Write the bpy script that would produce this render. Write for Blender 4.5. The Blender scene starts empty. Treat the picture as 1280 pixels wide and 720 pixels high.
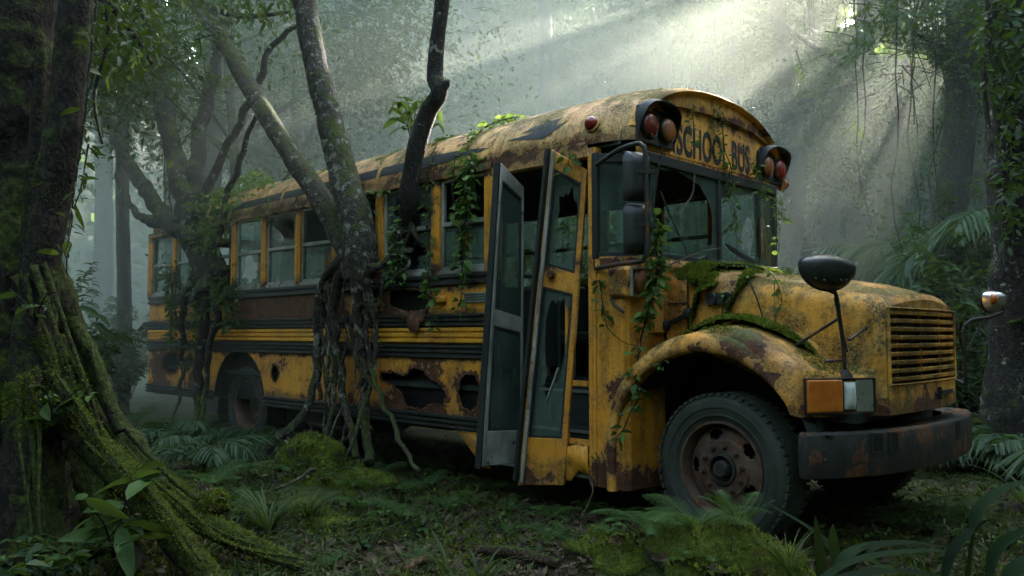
import bpy, bmesh, math, random
import numpy as np
from mathutils import Vector, Matrix, noise

random.seed(7)
RNG = np.random.default_rng(11)
sc = bpy.context.scene
COL = sc.collection
R_ = math.radians
BX = (-4.0, -1.2)

# ------------------------------------------------------------------ camera model
FPX = 1020.0
PITCH = math.atan(58.0 / FPX)
YAW = R_(180 - 45.5)
CAM = Vector((2.829, -5.982, 1.39))
FH = Vector((math.cos(YAW), math.sin(YAW), 0))
RT = Vector((math.sin(YAW), -math.cos(YAW), 0))
ZU = Vector((0, 0, 1))
FW = FH * math.cos(PITCH) + ZU * math.sin(PITCH)
UP = ZU * math.cos(PITCH) - FH * math.sin(PITCH)
def ray(px, py): return FW + RT * ((px - 640) / FPX) - UP * ((py - 360) / FPX)
def at(px, py, d): return CAM + ray(px, py) * d
def side(px, py, y=-1.2):
    r = ray(px, py); return CAM + r * ((y - CAM.y) / r.y)
def sxz(px, py, y=-1.2):
    p = side(px, py, y); return (p.x, p.z)

cam = bpy.data.cameras.new("camera"); cam.sensor_width = 36.0; cam.lens = 36.0 * FPX / 1280
cam.clip_start = 0.05; cam.clip_end = 500
co = bpy.data.objects.new("camera", cam); COL.objects.link(co)
m = Matrix((RT, UP, -FW)).transposed().to_4x4(); m.translation = CAM
co.matrix_world = m
sc.camera = co

# ------------------------------------------------------------------ object helpers
def tag(o, label=None, cat=None, group=None, kind=None):
    if label: o["label"] = label
    if cat: o["category"] = cat
    if group: o["group"] = group
    if kind: o["kind"] = kind
    return o
def thing(name, label, cat, loc=(0, 0, 0), rz=0, group=None):
    o = bpy.data.objects.new(name, None); COL.objects.link(o)
    o.location = loc; o.rotation_euler = (0, 0, rz); o.empty_display_size = .1
    return tag(o, label, cat, group)
def empty(name, parent, loc=(0, 0, 0), rot=(0, 0, 0)):
    o = bpy.data.objects.new(name, None); COL.objects.link(o)
    o.location = loc; o.rotation_euler = rot; o.parent = parent; return o
def copy_tree(o, parent=None):
    c = o.copy(); COL.objects.link(c)
    if parent is not None: c.parent = parent
    for ch in o.children: copy_tree(ch, c)
    return c
def finish(name, me, mat, parent=None, smooth=True, bevel=0, solid=0, ang=40):
    if mat: me.materials.append(mat)
    if smooth:
        me.shade_smooth(); me.set_sharp_from_angle(angle=R_(ang))
    o = bpy.data.objects.new(name, me); COL.objects.link(o)
    if parent is not None: o.parent = parent
    if solid:
        md = o.modifiers.new("s", 'SOLIDIFY'); md.thickness = solid; md.offset = 0
    if bevel:
        md = o.modifiers.new("b", 'BEVEL'); md.width = bevel; md.segments = 2; md.limit_method = 'ANGLE'; md.angle_limit = R_(40)
    return o
def np_mesh(name, V, F):
    me = bpy.data.meshes.new(name); V = np.asarray(V, np.float32); F = np.asarray(F, np.int32)
    k = F.shape[1]
    me.vertices.add(len(V)); me.vertices.foreach_set('co', V.ravel())
    me.loops.add(F.size); me.loops.foreach_set('vertex_index', F.ravel())
    me.polygons.add(len(F)); me.polygons.foreach_set('loop_start', np.arange(0, F.size, k, dtype=np.int32))
    me.update(calc_edges=True); return me
def catmull(pts, step=.08, vals=None):
    """smooth a poly-line (and per-point values) to roughly even spacing"""
    P = [Vector(p) for p in pts]; n = len(P); out = []; ov = []
    for i in range(n - 1):
        p0 = P[max(i - 1, 0)]; p1 = P[i]; p2 = P[i + 1]; p3 = P[min(i + 2, n - 1)]
        k = max(1, int((p2 - p1).length / step))
        for j in range(k):
            t = j / k
            out.append(.5 * ((2 * p1) + (p2 - p0) * t + (2 * p0 - 5 * p1 + 4 * p2 - p3) * t * t + (3 * p1 - p0 - 3 * p2 + p3) * t ** 3))
            if vals is not None: ov.append(vals[i] * (1 - t) + vals[i + 1] * t)
    out.append(P[-1])
    if vals is not None: ov.append(vals[-1]); return out, ov
    return out

class MB:
    def __init__(s): s.v = []; s.f = []
    def add(s, vs, fs):
        o = len(s.v); s.v += [tuple(v) for v in vs]; s.f += [tuple(i + o for i in f) for f in fs]; return s
    def box(s, c, size, M=None):
        x, y, z = [a / 2 for a in size]; c = Vector(c)
        vs = [Vector((i, j, k)) for i in (-x, x) for j in (-y, y) for k in (-z, z)]
        if M is not None: vs = [M @ v for v in vs]
        return s.add([v + c for v in vs], [(0, 1, 3, 2), (4, 6, 7, 5), (0, 4, 5, 1), (2, 3, 7, 6), (0, 2, 6, 4), (1, 5, 7, 3)])
    def bb(s, a, b):
        return s.box([(a[i] + b[i]) / 2 for i in range(3)], [abs(b[i] - a[i]) for i in range(3)])
    def bar(s, p0, p1, w, h, up=(0, 0, 1)):
        p0 = Vector(p0); p1 = Vector(p1); d = (p1 - p0); L = d.length; d.normalize()
        a = d.cross(Vector(up))
        if a.length < 1e-4: a = d.cross(Vector((1, 0, 0)))
        a.normalize(); b = a.cross(d)
        return s.box((p0 + p1) / 2, (L, w, h), Matrix((d, a, b)).transposed())
    def tube(s, pts, rads, n=8, wob=0, freq=3, seed=0, flat=1.0):
        pts = [Vector(p) for p in pts]
        if not isinstance(rads, (list, tuple)): rads = [rads] * len(pts)
        rings = []; N = None
        for i, p in enumerate(pts):
            t = (pts[min(i + 1, len(pts) - 1)] - pts[max(i - 1, 0)])
            if t.length < 1e-6: t = Vector((0, 0, 1))
            t.normalize()
            if N is None:
                N = t.orthogonal().normalized()
            else:
                N = (N - t * N.dot(t))
                N = N.normalized() if N.length > 1e-5 else t.orthogonal().normalized()
            B = t.cross(N); ring = []
            for k in range(n):
                a = 2 * math.pi * k / n; dv = N * math.cos(a) + B * math.sin(a) * flat
                r = rads[i]
                if wob:
                    q = p + dv * r + Vector((seed, seed * .37, 0))
                    rid = 1 - abs(noise.noise(N * (2.2 * math.cos(a)) + B * (2.2 * math.sin(a)) + t * (q.dot(t) * freq * .22) + Vector((seed, 0, 0)))) * 2
                    r *= 1 + wob * (noise.noise(q * freq) + .45 * noise.noise(q * freq * 2.7) + .30 * noise.noise(q * freq * 6.5) + (.55 * rid if n > 11 else 0))
                ring.append(p + dv * r)
            rings.append(ring)
        o = len(s.v)
        for ring in rings: s.v += [tuple(v) for v in ring]
        for i in range(len(rings) - 1):
            for k in range(n):
                a = o + i * n + k; b = o + i * n + (k + 1) % n
                s.f.append((a, b, b + n, a + n))
        s.v.append(tuple(pts[0])); s.v.append(tuple(pts[-1])); c0 = len(s.v) - 2
        for k in range(n):
            s.f.append((c0, o + (k + 1) % n, o + k)); e = o + (len(rings) - 1) * n
            s.f.append((c0 + 1, e + k, e + (k + 1) % n))
        return s
    def limb(s, pts, rads, n=10, step=.08, wob=.1, freq=3, seed=0, wig=0):
        p, r = catmull(pts, step, rads)
        if wig: p = [q + Vector((noise.noise(q * 3.1 + Vector((seed, 1, 0))) + .5 * noise.noise(q * 8 + Vector((0, seed, 4))), .6 * noise.noise(q * 4 + Vector((2, 0, seed))), .4 * noise.noise(q * 3 + Vector((seed, 7, 2))))) * wig for q in p]
        return s.tube(p, r, n, wob, freq, seed)
    def lathe(s, prof, c=(0, 0, 0), axis='y', n=48, a0=0, a1=2 * math.pi):
        """prof: (radius, along axis)"""
        o = len(s.v); full = abs(a1 - a0 - 2 * math.pi) < 1e-6; m_ = n if full else n + 1
        for r, h in prof:
            for k in range(m_):
                a = a0 + (a1 - a0) * k / n; u, w = r * math.cos(a), r * math.sin(a)
                p = {'y': (u, h, w), 'x': (h, u, w), 'z': (u, w, h)}[axis]
                s.v.append((p[0] + c[0], p[1] + c[1], p[2] + c[2]))
        for i in range(len(prof) - 1):
            for k in range(n):
                k2 = (k + 1) % m_
                s.f.append((o + i * m_ + k, o + i * m_ + k2, o + (i + 1) * m_ + k2, o + (i + 1) * m_ + k))
        return s
    def grid(s, G, close=False):
        o = len(s.v); nr = len(G); nc = len(G[0])
        for row in G: s.v += [tuple(p) for p in row]
        for i in range(nr - 1):
            for j in range(nc if close else nc - 1):
                j2 = (j + 1) % nc
                s.f.append((o + i * nc + j, o + i * nc + j2, o + (i + 1) * nc + j2, o + (i + 1) * nc + j))
        return s
    def obj(s, name, mat, parent=None, smooth=True, bevel=0, solid=0, ang=40):
        me = bpy.data.meshes.new(name); me.from_pydata(s.v, [], s.f); me.update()
        bm = bmesh.new(); bm.from_mesh(me); bmesh.ops.recalc_face_normals(bm, faces=bm.faces); bm.to_mesh(me); bm.free()
        return finish(name, me, mat, parent, smooth, bevel, solid, ang)

def pieces(b):
    """split a builder into its connected pieces"""
    par = list(range(len(b.v)))
    def find(a):
        while par[a] != a: par[a] = par[par[a]]; a = par[a]
        return a
    for f in b.f:
        for i in f[1:]: par[find(i)] = find(f[0])
    grp = {}
    for f in b.f: grp.setdefault(find(f[0]), []).append(f)
    out = []
    for fs in grp.values():
        ids = sorted({i for f in fs for i in f}); mp = {i: k for k, i in enumerate(ids)}; m_ = MB(); m_.v = [b.v[i] for i in ids]; m_.f = [tuple(mp[i] for i in f) for f in fs]; out.append(m_)
    return out

def holed(outer, holes=(), cuts=None):
    """triangulate a 2-D outline with holes; cuts = extra levels of v to slice at"""
    bm = bmesh.new()
    for lp in [outer] + list(holes):
        vs = [bm.verts.new((p[0], p[1], 0)) for p in lp]
        for a, b in zip(vs, vs[1:] + vs[:1]): bm.edges.new((a, b))
    bmesh.ops.triangle_fill(bm, use_beauty=True, use_dissolve=False, edges=bm.edges[:], normal=(0, 0, 1))
    if cuts:
        for ax, lv in cuts:
            no = (1, 0, 0) if ax == 0 else (0, 1, 0); pc = (lv, 0, 0) if ax == 0 else (0, lv, 0)
            bmesh.ops.bisect_plane(bm, geom=bm.verts[:] + bm.edges[:] + bm.faces[:], plane_co=pc, plane_no=no, dist=1e-5)
    bm.verts.ensure_lookup_table(); bm.verts.index_update()
    V = [(v.co.x, v.co.y) for v in bm.verts]; F = [tuple(v.index for v in f.verts) for f in bm.faces]
    bm.free(); return V, F
def ragged(pts, jit=.02, sub=.035, seed=1):
    """subdivide a closed 2-D outline and make it torn"""
    rnd = random.Random(seed); out = []
    for (x0, y0), (x1, y1) in zip(pts, pts[1:] + pts[:1]):
        n = max(1, int(math.hypot(x1 - x0, y1 - y0) / sub))
        for i in range(n):
            t = i / n; j = jit if i else jit * .4
            out.append((x0 + (x1 - x0) * t + rnd.uniform(-j, j), y0 + (y1 - y0) * t + rnd.uniform(-j, j)))
    return out
def grow(pts, k, seed=1, jit=.3, add=.03):
    rnd = random.Random(seed); cx = sum(p[0] for p in pts) / len(pts); cy = sum(p[1] for p in pts) / len(pts)
    out = []
    for x, y in pts:
        dx, dy = x - cx, y - cy; L = math.hypot(dx, dy) or 1; e = k * (1 + rnd.uniform(-jit, jit)) + add / L * rnd.random()
        out.append((cx + dx * e, cy + dy * e))
    return out

# ------------------------------------------------------------------ leaves
def unit(a): return a / np.maximum(np.linalg.norm(a, axis=-1, keepdims=True), 1e-6)
def leaf_mesh(name, C, D, L, W, fold=False, up=None, droop=0.0):
    C = np.asarray(C, float); D = unit(np.asarray(D, float)); n = len(C)
    L = np.broadcast_to(np.asarray(L, float), (n,))[:, None]; W = np.broadcast_to(np.asarray(W, float), (n,))[:, None]
    if up is None: up = RNG.normal(size=(n, 3)) * .6 + np.array([0, 0, 1.])
    S = unit(np.cross(D, up)); N = np.cross(S, D)
    tip = C + D * L - np.array([0, 0, 1.]) * L * droop
    a = C + D * L * .42 + S * W / 2 + (N * W * .2 if fold else 0)
    b = C + D * L * .42 - S * W / 2 + (N * W * .2 if fold else 0)
    if fold == 2:
        ts = [0, .16, .40, .68, .89, 1]; ws = [0, .33, .5, .40, .18, 0]; Z = np.array([0, 0, 1.])
        cs = [C + D * L * q - Z * L * droop * q * q for q in ts]
        A = [cs[i] + S * W * ws[i] + N * W * ws[i] * .4 for i in range(1, 5)]; B = [cs[i] - S * W * ws[i] + N * W * ws[i] * .4 for i in range(1, 5)]
        V = np.stack(cs + A + B, 1).reshape(-1, 3); o = np.arange(n)[:, None] * 14
        T = [(0, 6, 1), (0, 1, 10), (4, 9, 5), (4, 5, 13)]
        for i in range(1, 4): T += [(i, 5 + i, 6 + i), (i, 6 + i, i + 1), (i, i + 1, 10 + i), (i, 10 + i, 9 + i)]
        return np_mesh(name, V, np.concatenate([o + np.array([q]) for q in T], 0))
    if not fold:
        V = np.stack([C, a, tip, b], 1).reshape(-1, 3); F = np.arange(n * 4).reshape(-1, 4)
        return np_mesh(name, V, F)
    c = C + D * L * .45; a2 = C + D * L * .75 + S * W * .33 - np.array([0, 0, 1.]) * L * droop * .5; b2 = C + D * L * .75 - S * W * .33 - np.array([0, 0, 1.]) * L * droop * .5
    V = np.stack([C, a, a2, tip, b2, b, c], 1).reshape(-1, 3); o = np.arange(n)[:, None] * 7
    F = np.concatenate([o + np.array([[0, 1, 2, 6]]), o + np.array([[6, 2, 3, 4]]), o + np.array([[0, 6, 4, 5]])], 0)
    return np_mesh(name, V, F)
def leaves(name, C, D, L, W, mat, parent=None, fold=False, up=None, droop=0.0):
    return finish(name, leaf_mesh(name, C, D, L, W, fold, up, droop), mat, parent, smooth=False)
def rdir(n, up=.3, flat=1.0):
    d = RNG.normal(size=(n, 3)); d[:, 2] = d[:, 2] * flat + up; return unit(d)
SKY_STRENGTH, SUN_STRENGTH = 3.1, 80.0
# ------------------------------------------------------------------ materials
class NT:
    def __init__(s, name):
        s.m = bpy.data.materials.new(name); s.m.use_nodes = True; s.t = s.m.node_tree; s.t.nodes.clear()
        s.out = s.t.nodes.new('ShaderNodeOutputMaterial'); s.co = None
    def n(s, typ, **kw):
        nd = s.t.nodes.new('ShaderNode' + typ)
        for k, v in kw.items():
            if k.startswith('_'): setattr(nd, k[1:], v)
            else:
                key = int(k[1:]) if k[0] == 'i' and k[1:].isdigit() else k.replace('_', ' ')
                s.link(nd, key, v)
        return nd
    def link(s, nd, key, v):
        sk = nd.inputs[key]
        if hasattr(v, 'is_output'): s.t.links.new(v, sk)
        elif hasattr(v, 'outputs'): s.t.links.new(v.outputs[0], sk)
        else:
            if sk.type == 'RGBA' and len(v) == 3: v = (*v, 1)
            sk.default_value = v
    def obj(s):
        if s.co is None: s.co = s.n('TexCoord')
        return s.co.outputs['Object']
    def noise(s, scale, detail=6, rough=.6, vec=None, stretch=None, dist=0, off=None):
        v = vec or s.obj()
        if stretch or off:
            mp = s.n('Mapping', Vector=v)
            if stretch: mp.inputs['Scale'].default_value = stretch
            if off: mp.inputs['Location'].default_value = off
            v = mp.outputs[0]
        return s.n('TexNoise', Vector=v, Scale=scale, Detail=detail, Roughness=rough, Distortion=dist).outputs[0]
    def ramp(s, fac, stops, interp='LINEAR'):
        r = s.n('ValToRGB', Fac=fac); e = r.color_ramp.elements; r.color_ramp.interpolation = interp
        while len(e) < len(stops): e.new(.5)
        for i, (p, c) in enumerate(stops):
            e[i].position = p
            if not hasattr(c, '__len__'): c = (c, c, c)
            e[i].color = (*c, 1) if len(c) == 3 else c
        return r.outputs[0]
    def step(s, fac, a, b): return s.n('MapRange', Value=fac, From_Min=a, From_Max=b).outputs[0]
    def mix(s, fac, a, b, mode='MIX'):
        nd = s.n('MixRGB', _blend_type=mode); s.link(nd, 0, fac); s.link(nd, 1, a); s.link(nd, 2, b); return nd.outputs[0]
    def math(s, op, a, b=0.0, clamp=False):
        nd = s.n('Math', _operation=op); nd.use_clamp = clamp; s.link(nd, 0, a); s.link(nd, 1, b); return nd.outputs[0]
    def nz(s):
        g = s.n('NewGeometry'); return s.n('SeparateXYZ', Vector=g.outputs['Normal']).outputs[2]
    def xyz(s, v=None): return s.n('SeparateXYZ', Vector=v or s.obj()).outputs
    def bump(s, h, strength=.4, dist=.01): return s.n('Bump', Height=h, Strength=strength, Distance=dist).outputs[0]
    def pbr(s, col, rough=.6, metal=0, nrm=None, spec=.4, **kw):
        b = s.n('BsdfPrincipled', Base_Color=col, Roughness=rough, Metallic=metal)
        b.inputs['Specular IOR Level'].default_value = spec
        if nrm is not None: s.link(b, 'Normal', nrm)
        for k, v in kw.items(): s.link(b, k.replace('_', ' '), v)
        return b.outputs[0]
    def end(s, sh): s.t.links.new(sh, s.out.inputs[0]); return s.m

def paint(name, base=(.56, .235, .018), rust=.0, moss=.0, grime=.5, pale=.3, box=None, st=(5, 5, .9), edges=(), algae=.5, spots=()):
    t = NT(name); x, y, z = t.xyz(); nz = t.nz()
    n1 = t.noise(1.1, 9, .62); n2 = t.noise(5.5, 10, .7, off=(3, 7, 1)); n3 = t.noise(28, 8, .72); n4 = t.noise(75, 5, .7, off=(1, 2, 3))
    streak = t.noise(1.0, 10, .72, stretch=st); st2 = t.noise(1.0, 8, .65, stretch=tuple(k * 6 if k > 2 else k * 1.6 for k in st), off=(4, 2, 0)); big = t.step(t.noise(.8, 6, .65, off=(9, 9, 2)), .40, .60)
    edge = 0.0
    for lv, w_ in edges:
        d = t.math('ABSOLUTE', t.math('SUBTRACT', z, lv)); e_ = t.math('SUBTRACT', 1.0, t.math('DIVIDE', d, w_), True); edge = t.math('MAXIMUM', edge, e_)
    c = t.mix(t.step(n1, .35, .7), base, tuple(b * k for b, k in zip(base, (.74, .62, .8))))
    c = t.mix(t.math('MULTIPLY', t.step(n2, .46, .66), pale), c, (.66, .42, .16))
    c = t.mix(t.math('MULTIPLY', t.step(n4, .50, .70), .35), c, tuple(b * .5 for b in base))
    # dark brown runs, olive algae film, fine speckle
    k_ = (grime - .8) * .10
    g = t.math('MULTIPLY', t.step(streak, .49 - k_, .64 - k_), .85)
    g = t.math('MAXIMUM', g, t.math('MULTIPLY', t.math('MULTIPLY', t.step(st2, .55, .66), .85), big))
    g = t.math('MAXIMUM', g, t.math('MULTIPLY', t.step(t.math('ADD', n2, t.math('MULTIPLY', edge, .22)), .55 - k_, .66 - k_), .9))
    c = t.mix(t.math('MULTIPLY', t.math('MULTIPLY', g, t.step(n3, .25, .6)), grime, True), c, (.040, .022, .009))
    ol = t.step(t.math('ADD', t.math('ADD', t.noise(1.9, 9, .72, off=(7, 7, 1)), t.math('MULTIPLY', n3, .16)), t.math('MULTIPLY', edge, .14)), .62 - algae * .06, .70 - algae * .05)
    c = t.mix(t.math('MULTIPLY', t.math('MULTIPLY', ol, t.step(n4, .3, .6)), algae), c, (.050, .042, .011))
    sp = t.math('MULTIPLY', t.step(t.math('ADD', n4, t.math('MULTIPLY', big, .05)), .60, .64), t.step(n2, .40, .55))
    c = t.mix(t.math('MULTIPLY', sp, .8 * min(1, grime + .2)), c, (.030, .019, .010))
    # stain halo, then crisp flaking rust
    fr = t.math('ADD', t.noise(2.3, 12, .72, off=(11, 3, 5)), t.math('MULTIPLY', t.math('SUBTRACT', n3, .5), .16))
    fr = t.math('ADD', fr, t.math('MULTIPLY', edge, .13))
    for sx, sy, sz, sr in spots:
        ds = t.n('VectorMath', _operation='DISTANCE', i0=t.obj(), i1=(sx, sy, sz)).outputs['Value']
        fr = t.math('ADD', fr, t.math('MULTIPLY', t.math('SUBTRACT', 1.0, t.math('DIVIDE', ds, sr), True), .20))
    if box:
        x0, x1, z0, z1 = box
        bx = t.math('MULTIPLY', t.step(x, x0 - .15, x0 + .15), t.step(x, x1 + .2, x1 - .1))
        fr = t.math('ADD', fr, t.math('MULTIPLY', bx, .22))
    th = .66 - rust * .12
    c = t.mix(t.math('MULTIPLY', t.step(fr, th - .07, th), .7), c, (.24, .080, .014))
    rc = t.ramp(t.math('ADD', t.math('MULTIPLY', t.noise(14, 8, .7), .6), t.math('MULTIPLY', n4, .4)), [(.36, (.018, .009, .006)), (.50, (.075, .028, .013)), (.66, (.19, .075, .03))])
    rm = t.step(fr, th, th + .005)
    speck = t.step(t.noise(34, 5, .7, off=(2, 2, 9)), .71 - rust * .045, .725 - rust * .045)
    rm = t.math('MAXIMUM', rm, speck)
    pl = t.math('MULTIPLY', t.step(fr, th - .010, th - .004), t.math('SUBTRACT', 1.0, rm))
    c = t.mix(t.math('MULTIPLY', pl, .45), c, (.70, .46, .20))
    c = t.mix(rm, c, rc)
    if moss:
        mm = t.math('ADD', t.math('MULTIPLY', t.step(nz, -.1, .9), .36), t.math('ADD', t.noise(3.0, 10, .72, off=(8, 1, 2)), t.math('MULTIPLY', edge, .16)))
        mm = t.math('MULTIPLY', t.step(mm, .86 - moss * .22, .96 - moss * .18), t.step(n4, .28, .55))
        mc = t.ramp(n3, [(.35, (.022, .028, .006)), (.55, (.065, .078, .013)), (.75, (.15, .165, .026))])
        c = t.mix(t.math('MULTIPLY', mm, .92), c, mc)
        rm = t.math('MAXIMUM', rm, mm)
    r = t.math('ADD', t.math('MULTIPLY', rm, .25), t.math('ADD', .46, t.math('MULTIPLY', n2, .30)))
    h = t.math('ADD', t.math('MULTIPLY', rm, -.9), t.math('ADD', t.math('MULTIPLY', n3, .45), t.math('ADD', t.math('MULTIPLY', n1, .8), t.math('MULTIPLY', n4, .3))))
    return t.end(t.pbr(c, r, 0, t.bump(h, .7, .012), .35))

def simple(name, c0, c1, scale=8, rough=(.4, .8), metal=0, bump=.3, stretch=None, rust=0, spec=.4, dirt=0):
    t = NT(name); n = t.noise(scale, 8, .65, stretch=stretch); n2 = t.noise(scale * 4.3, 6, .65, off=(5, 1, 3))
    c = t.mix(t.step(n, .3, .7), c0, c1)
    m = 0.0
    if rust:
        m = t.step(t.math('ADD', t.noise(4.5, 9, .7, off=(1, 9, 4)), t.math('MULTIPLY', t.math('SUBTRACT', n2, .5), .14)), .64 - rust * .12, .67 - rust * .12)
        c = t.mix(m, c, t.ramp(n2, [(.3, (.04, .017, .01)), (.55, (.11, .042, .018)), (.75, (.23, .09, .035))]))
    if dirt:
        c = t.mix(t.math('MULTIPLY', t.step(t.noise(3, 8, .65, off=(6, 6, 6)), .4, .65), dirt), c, (.07, .06, .042))
    r = t.math('ADD', rough[0], t.math('MULTIPLY', n2, rough[1] - rough[0]))
    if rust: r = t.math('MAXIMUM', r, t.math('MULTIPLY', m, .85))
    return t.end(t.pbr(c, r, metal, t.bump(t.math('ADD', n2, n), bump, .006), spec))

def glass_mat(name, dirt=.5, tint=(.5, .63, .56), dc=(.085, .115, .095)):
    t = NT(name); n = t.noise(3.2, 8, .65); n2 = t.noise(1, 7, .62, stretch=(22, 22, 1.6))
    d = t.math('ADD', t.math('MULTIPLY', t.step(n, .3, .7), .6), t.math('MULTIPLY', t.step(n2, .4, .7), .5))
    d = t.math('ADD', t.math('MULTIPLY', d, dirt), dirt * .28, True)
    tr = t.n('BsdfTransparent', Color=tint).outputs[0]
    gl = t.n('BsdfGlossy', Color=(.8, .88, .84), Roughness=.12).outputs[0]
    df = t.n('BsdfDiffuse', Color=t.mix(n, dc, tuple(c * 1.9 for c in dc))).outputs[0]
    fr = t.n('Fresnel', IOR=1.5).outputs[0]
    a = t.n('MixShader', i0=fr, i1=tr, i2=gl).outputs[0]
    return t.end(t.n('MixShader', i0=d, i1=a, i2=df).outputs[0])

def leaf_mat(name, dark, light, trans=.3, rough=.58, spec=.18):
    t = NT(name); g = t.n('NewGeometry'); ri = g.outputs['Random Per Island']
    n = t.noise(9, 5, .6)
    f = t.math('ADD', t.math('MULTIPLY', ri, .7), t.math('MULTIPLY', n, .4))
    c = t.ramp(f, [(.15, dark), (.6, tuple((a + b) / 2 for a, b in zip(dark, light))), (.92, light), (1.0, (light[0] * 1.7, light[1] * 1.15, light[2]))])
    p = t.pbr(c, rough, 0, None, spec)
    tl = t.n('BsdfTranslucent', Color=t.mix(.5, c, (.18, .26, .03))).outputs[0]
    return t.end(t.n('MixShader', i0=trans, i1=p, i2=tl).outputs[0])

def bark_mat(name, c0, c1, moss=.5, lichen=0.0, scale=1.0, mossc=((.018, .026, .004), (.06, .078, .010), (.15, .17, .022))):
    t = NT(name); nz = t.nz()
    n1 = t.noise(1.4 * scale, 9, .65); n2 = t.noise(6 * scale, 9, .7, stretch=(2.2, 2.2, .5)); n3 = t.noise(30 * scale, 7, .7)
    crk = t.n('TexVoronoi', _feature='DISTANCE_TO_EDGE', Vector=t.n('Mapping', Vector=t.mix(.16, t.obj(), t.n('TexNoise', Vector=t.obj(), Scale=9 * scale).outputs['Color'], 'ADD'), Scale=(22 * scale, 22 * scale, 7 * scale)).outputs[0], Scale=1.0).outputs['Distance']
    crk = t.step(t.math('ADD', crk, t.math('MULTIPLY', t.math('SUBTRACT', n3, .5), .25)), .0, .22)
    c = t.mix(t.step(n2, .32, .68), c0, c1)
    c = t.mix(crk, tuple(a * .55 for a in c0), c)
    c = t.mix(t.step(n3, .5, .75), c, tuple(a * .4 for a in c0))
    h = t.math('ADD', t.math('MULTIPLY', crk, .35), t.math('ADD', t.math('MULTIPLY', n2, 1.4), t.math('MULTIPLY', n3, .6)))
    if lichen:
        lm = t.step(t.math('ADD', t.noise(7 * scale, 9, .72, off=(4, 4, 1)), t.math('MULTIPLY', n1, .25)), .735 - lichen * .1, .76 - lichen * .1)
        c = t.mix(t.math('MULTIPLY', lm, .85), c, t.mix(n3, (.13, .13, .10), (.34, .33, .27)))
    if moss:
        mm = t.math('ADD', t.math('MULTIPLY', t.step(nz, -.7, 1.0), .40), t.math('ADD', t.math('MULTIPLY', n1, .6), t.math('MULTIPLY', t.noise(9, 8, .7, off=(1, 5, 5)), .55)))
        mm = t.math('MULTIPLY', t.step(mm, .95 - moss * .36, 1.01 - moss * .32), t.step(n3, .22, .5))
        c = t.mix(mm, c, t.ramp(n3, [(.3, mossc[0]), (.52, mossc[1]), (.78, mossc[2])]))
        h = t.math('ADD', h, t.math('MULTIPLY', t.math('MULTIPLY', mm, n3), 2.2))
    return t.end(t.pbr(c, .82, 0, t.bump(h, .9, .03), .25))

M = {}
M['paint'] = paint('bus_paint', (.76, .32, .022), rust=.45, moss=.15, grime=.7, edges=((1.97, .10), (2.78, .08)))
M['paint_rail'] = paint('band_paint', (.74, .34, .02), rust=.25, grime=.6, pale=.25, algae=.3)
M['paint_upper'] = paint('upper_panel_paint', (.74, .315, .024), rust=.5, grime=.85, box=(-6.8, -4.3, 1.5, 1.9), edges=((1.57, .07), (1.82, .07)), spots=((-3.25, -1.2, 1.68, .5),))
M['paint_lower'] = paint('lower_panel_paint', (.74, .315, .024), rust=.48, grime=.85, edges=((.66, .13), (1.18, .05)), algae=.4, spots=((-3.1, -1.2, .86, .62), (-2.4, -1.2, .9, .34), (-9.0, -1.2, .95, .5), (-8.6, -1.2, .95, .4), (-5.66, -1.2, .95, .2), (-4.6, -1.2, .8, .2)))
M['paint_roof'] = paint('roof_paint', (.80, .44, .14), rust=.56, moss=.46, grime=1.0, pale=1.0, st=(6, .8, .8), edges=((2.84, .12),), algae=.7)
M['paint_cap'] = paint('cap_paint', (.84, .40, .045), rust=.38, moss=.3, grime=.75, pale=.6, st=(5, 6, .8), edges=((2.74, .06), (3.2, .12)), algae=.5)
M['paint_hood'] = paint('hood_paint', (.84, .37, .04), rust=.5, moss=.46, grime=1.05, pale=.85, edges=((.90, .10),), algae=1.0)
M['paint_fender'] = paint('fender_paint', (.82, .37, .05), rust=.50, moss=.45, grime=1.1, pale=.8, edges=((.90, .12),), algae=.6, spots=((.22, -1.2, 1.35, .22), (.38, -1.22, 1.08, .17), (-.12, -1.24, 1.28, .15), (-.75, -1.24, .45, .16)))
M['paint_cowl'] = paint('cowl_paint', (.74, .315, .024), rust=.36, grime=.85, pale=.35, edges=((.28, .22), (1.93, .10)), algae=.35, spots=((-.9, -1.2, .3, .3), (-.76, -1.2, 1.0, .2)))
M['black'] = simple('black_rail', (.006, .008, .009), (.018, .02, .02), 6, (.35, .7), rust=.15, dirt=.35)
M['black_paint'] = simple('black_lettering', (.008, .009, .01), (.028, .03, .03), 9, (.5, .8), rust=.2)
M['rust'] = simple('rusted_metal', (.012, .006, .004), (.17, .062, .026), 16, (.75, .95), bump=1.0)
M['alu'] = simple('weathered_aluminium', (.20, .20, .175), (.42, .41, .36), 7, (.45, .75), .3, .4, (1, 1, .4), rust=.35, dirt=.6)
M['rubber'] = simple('black_rubber', (.007, .008, .008), (.02, .022, .02), 12, (.5, .8), bump=.3)
M['tyre'] = simple('tyre_rubber', (.008, .010, .008), (.035, .042, .030), 4.5, (.6, .9), bump=.4, dirt=.25)
M['rim'] = simple('rusty_wheel', (.045, .026, .02), (.15, .09, .062), 6, (.55, .85), .35, .7, rust=.85)
M['bumper'] = simple('bumper_black', (.007, .008, .008), (.026, .026, .024), 9, (.4, .75), 0, .8, (1, 1, .35), rust=.85, dirt=.2, spec=.35)
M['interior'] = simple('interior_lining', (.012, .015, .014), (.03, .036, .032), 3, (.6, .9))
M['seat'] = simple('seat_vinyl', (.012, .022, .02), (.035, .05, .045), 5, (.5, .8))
M['plate'] = simple('pale_plate', (.13, .13, .11), (.28, .28, .24), 60, (.5, .8), 0, .8)
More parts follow.
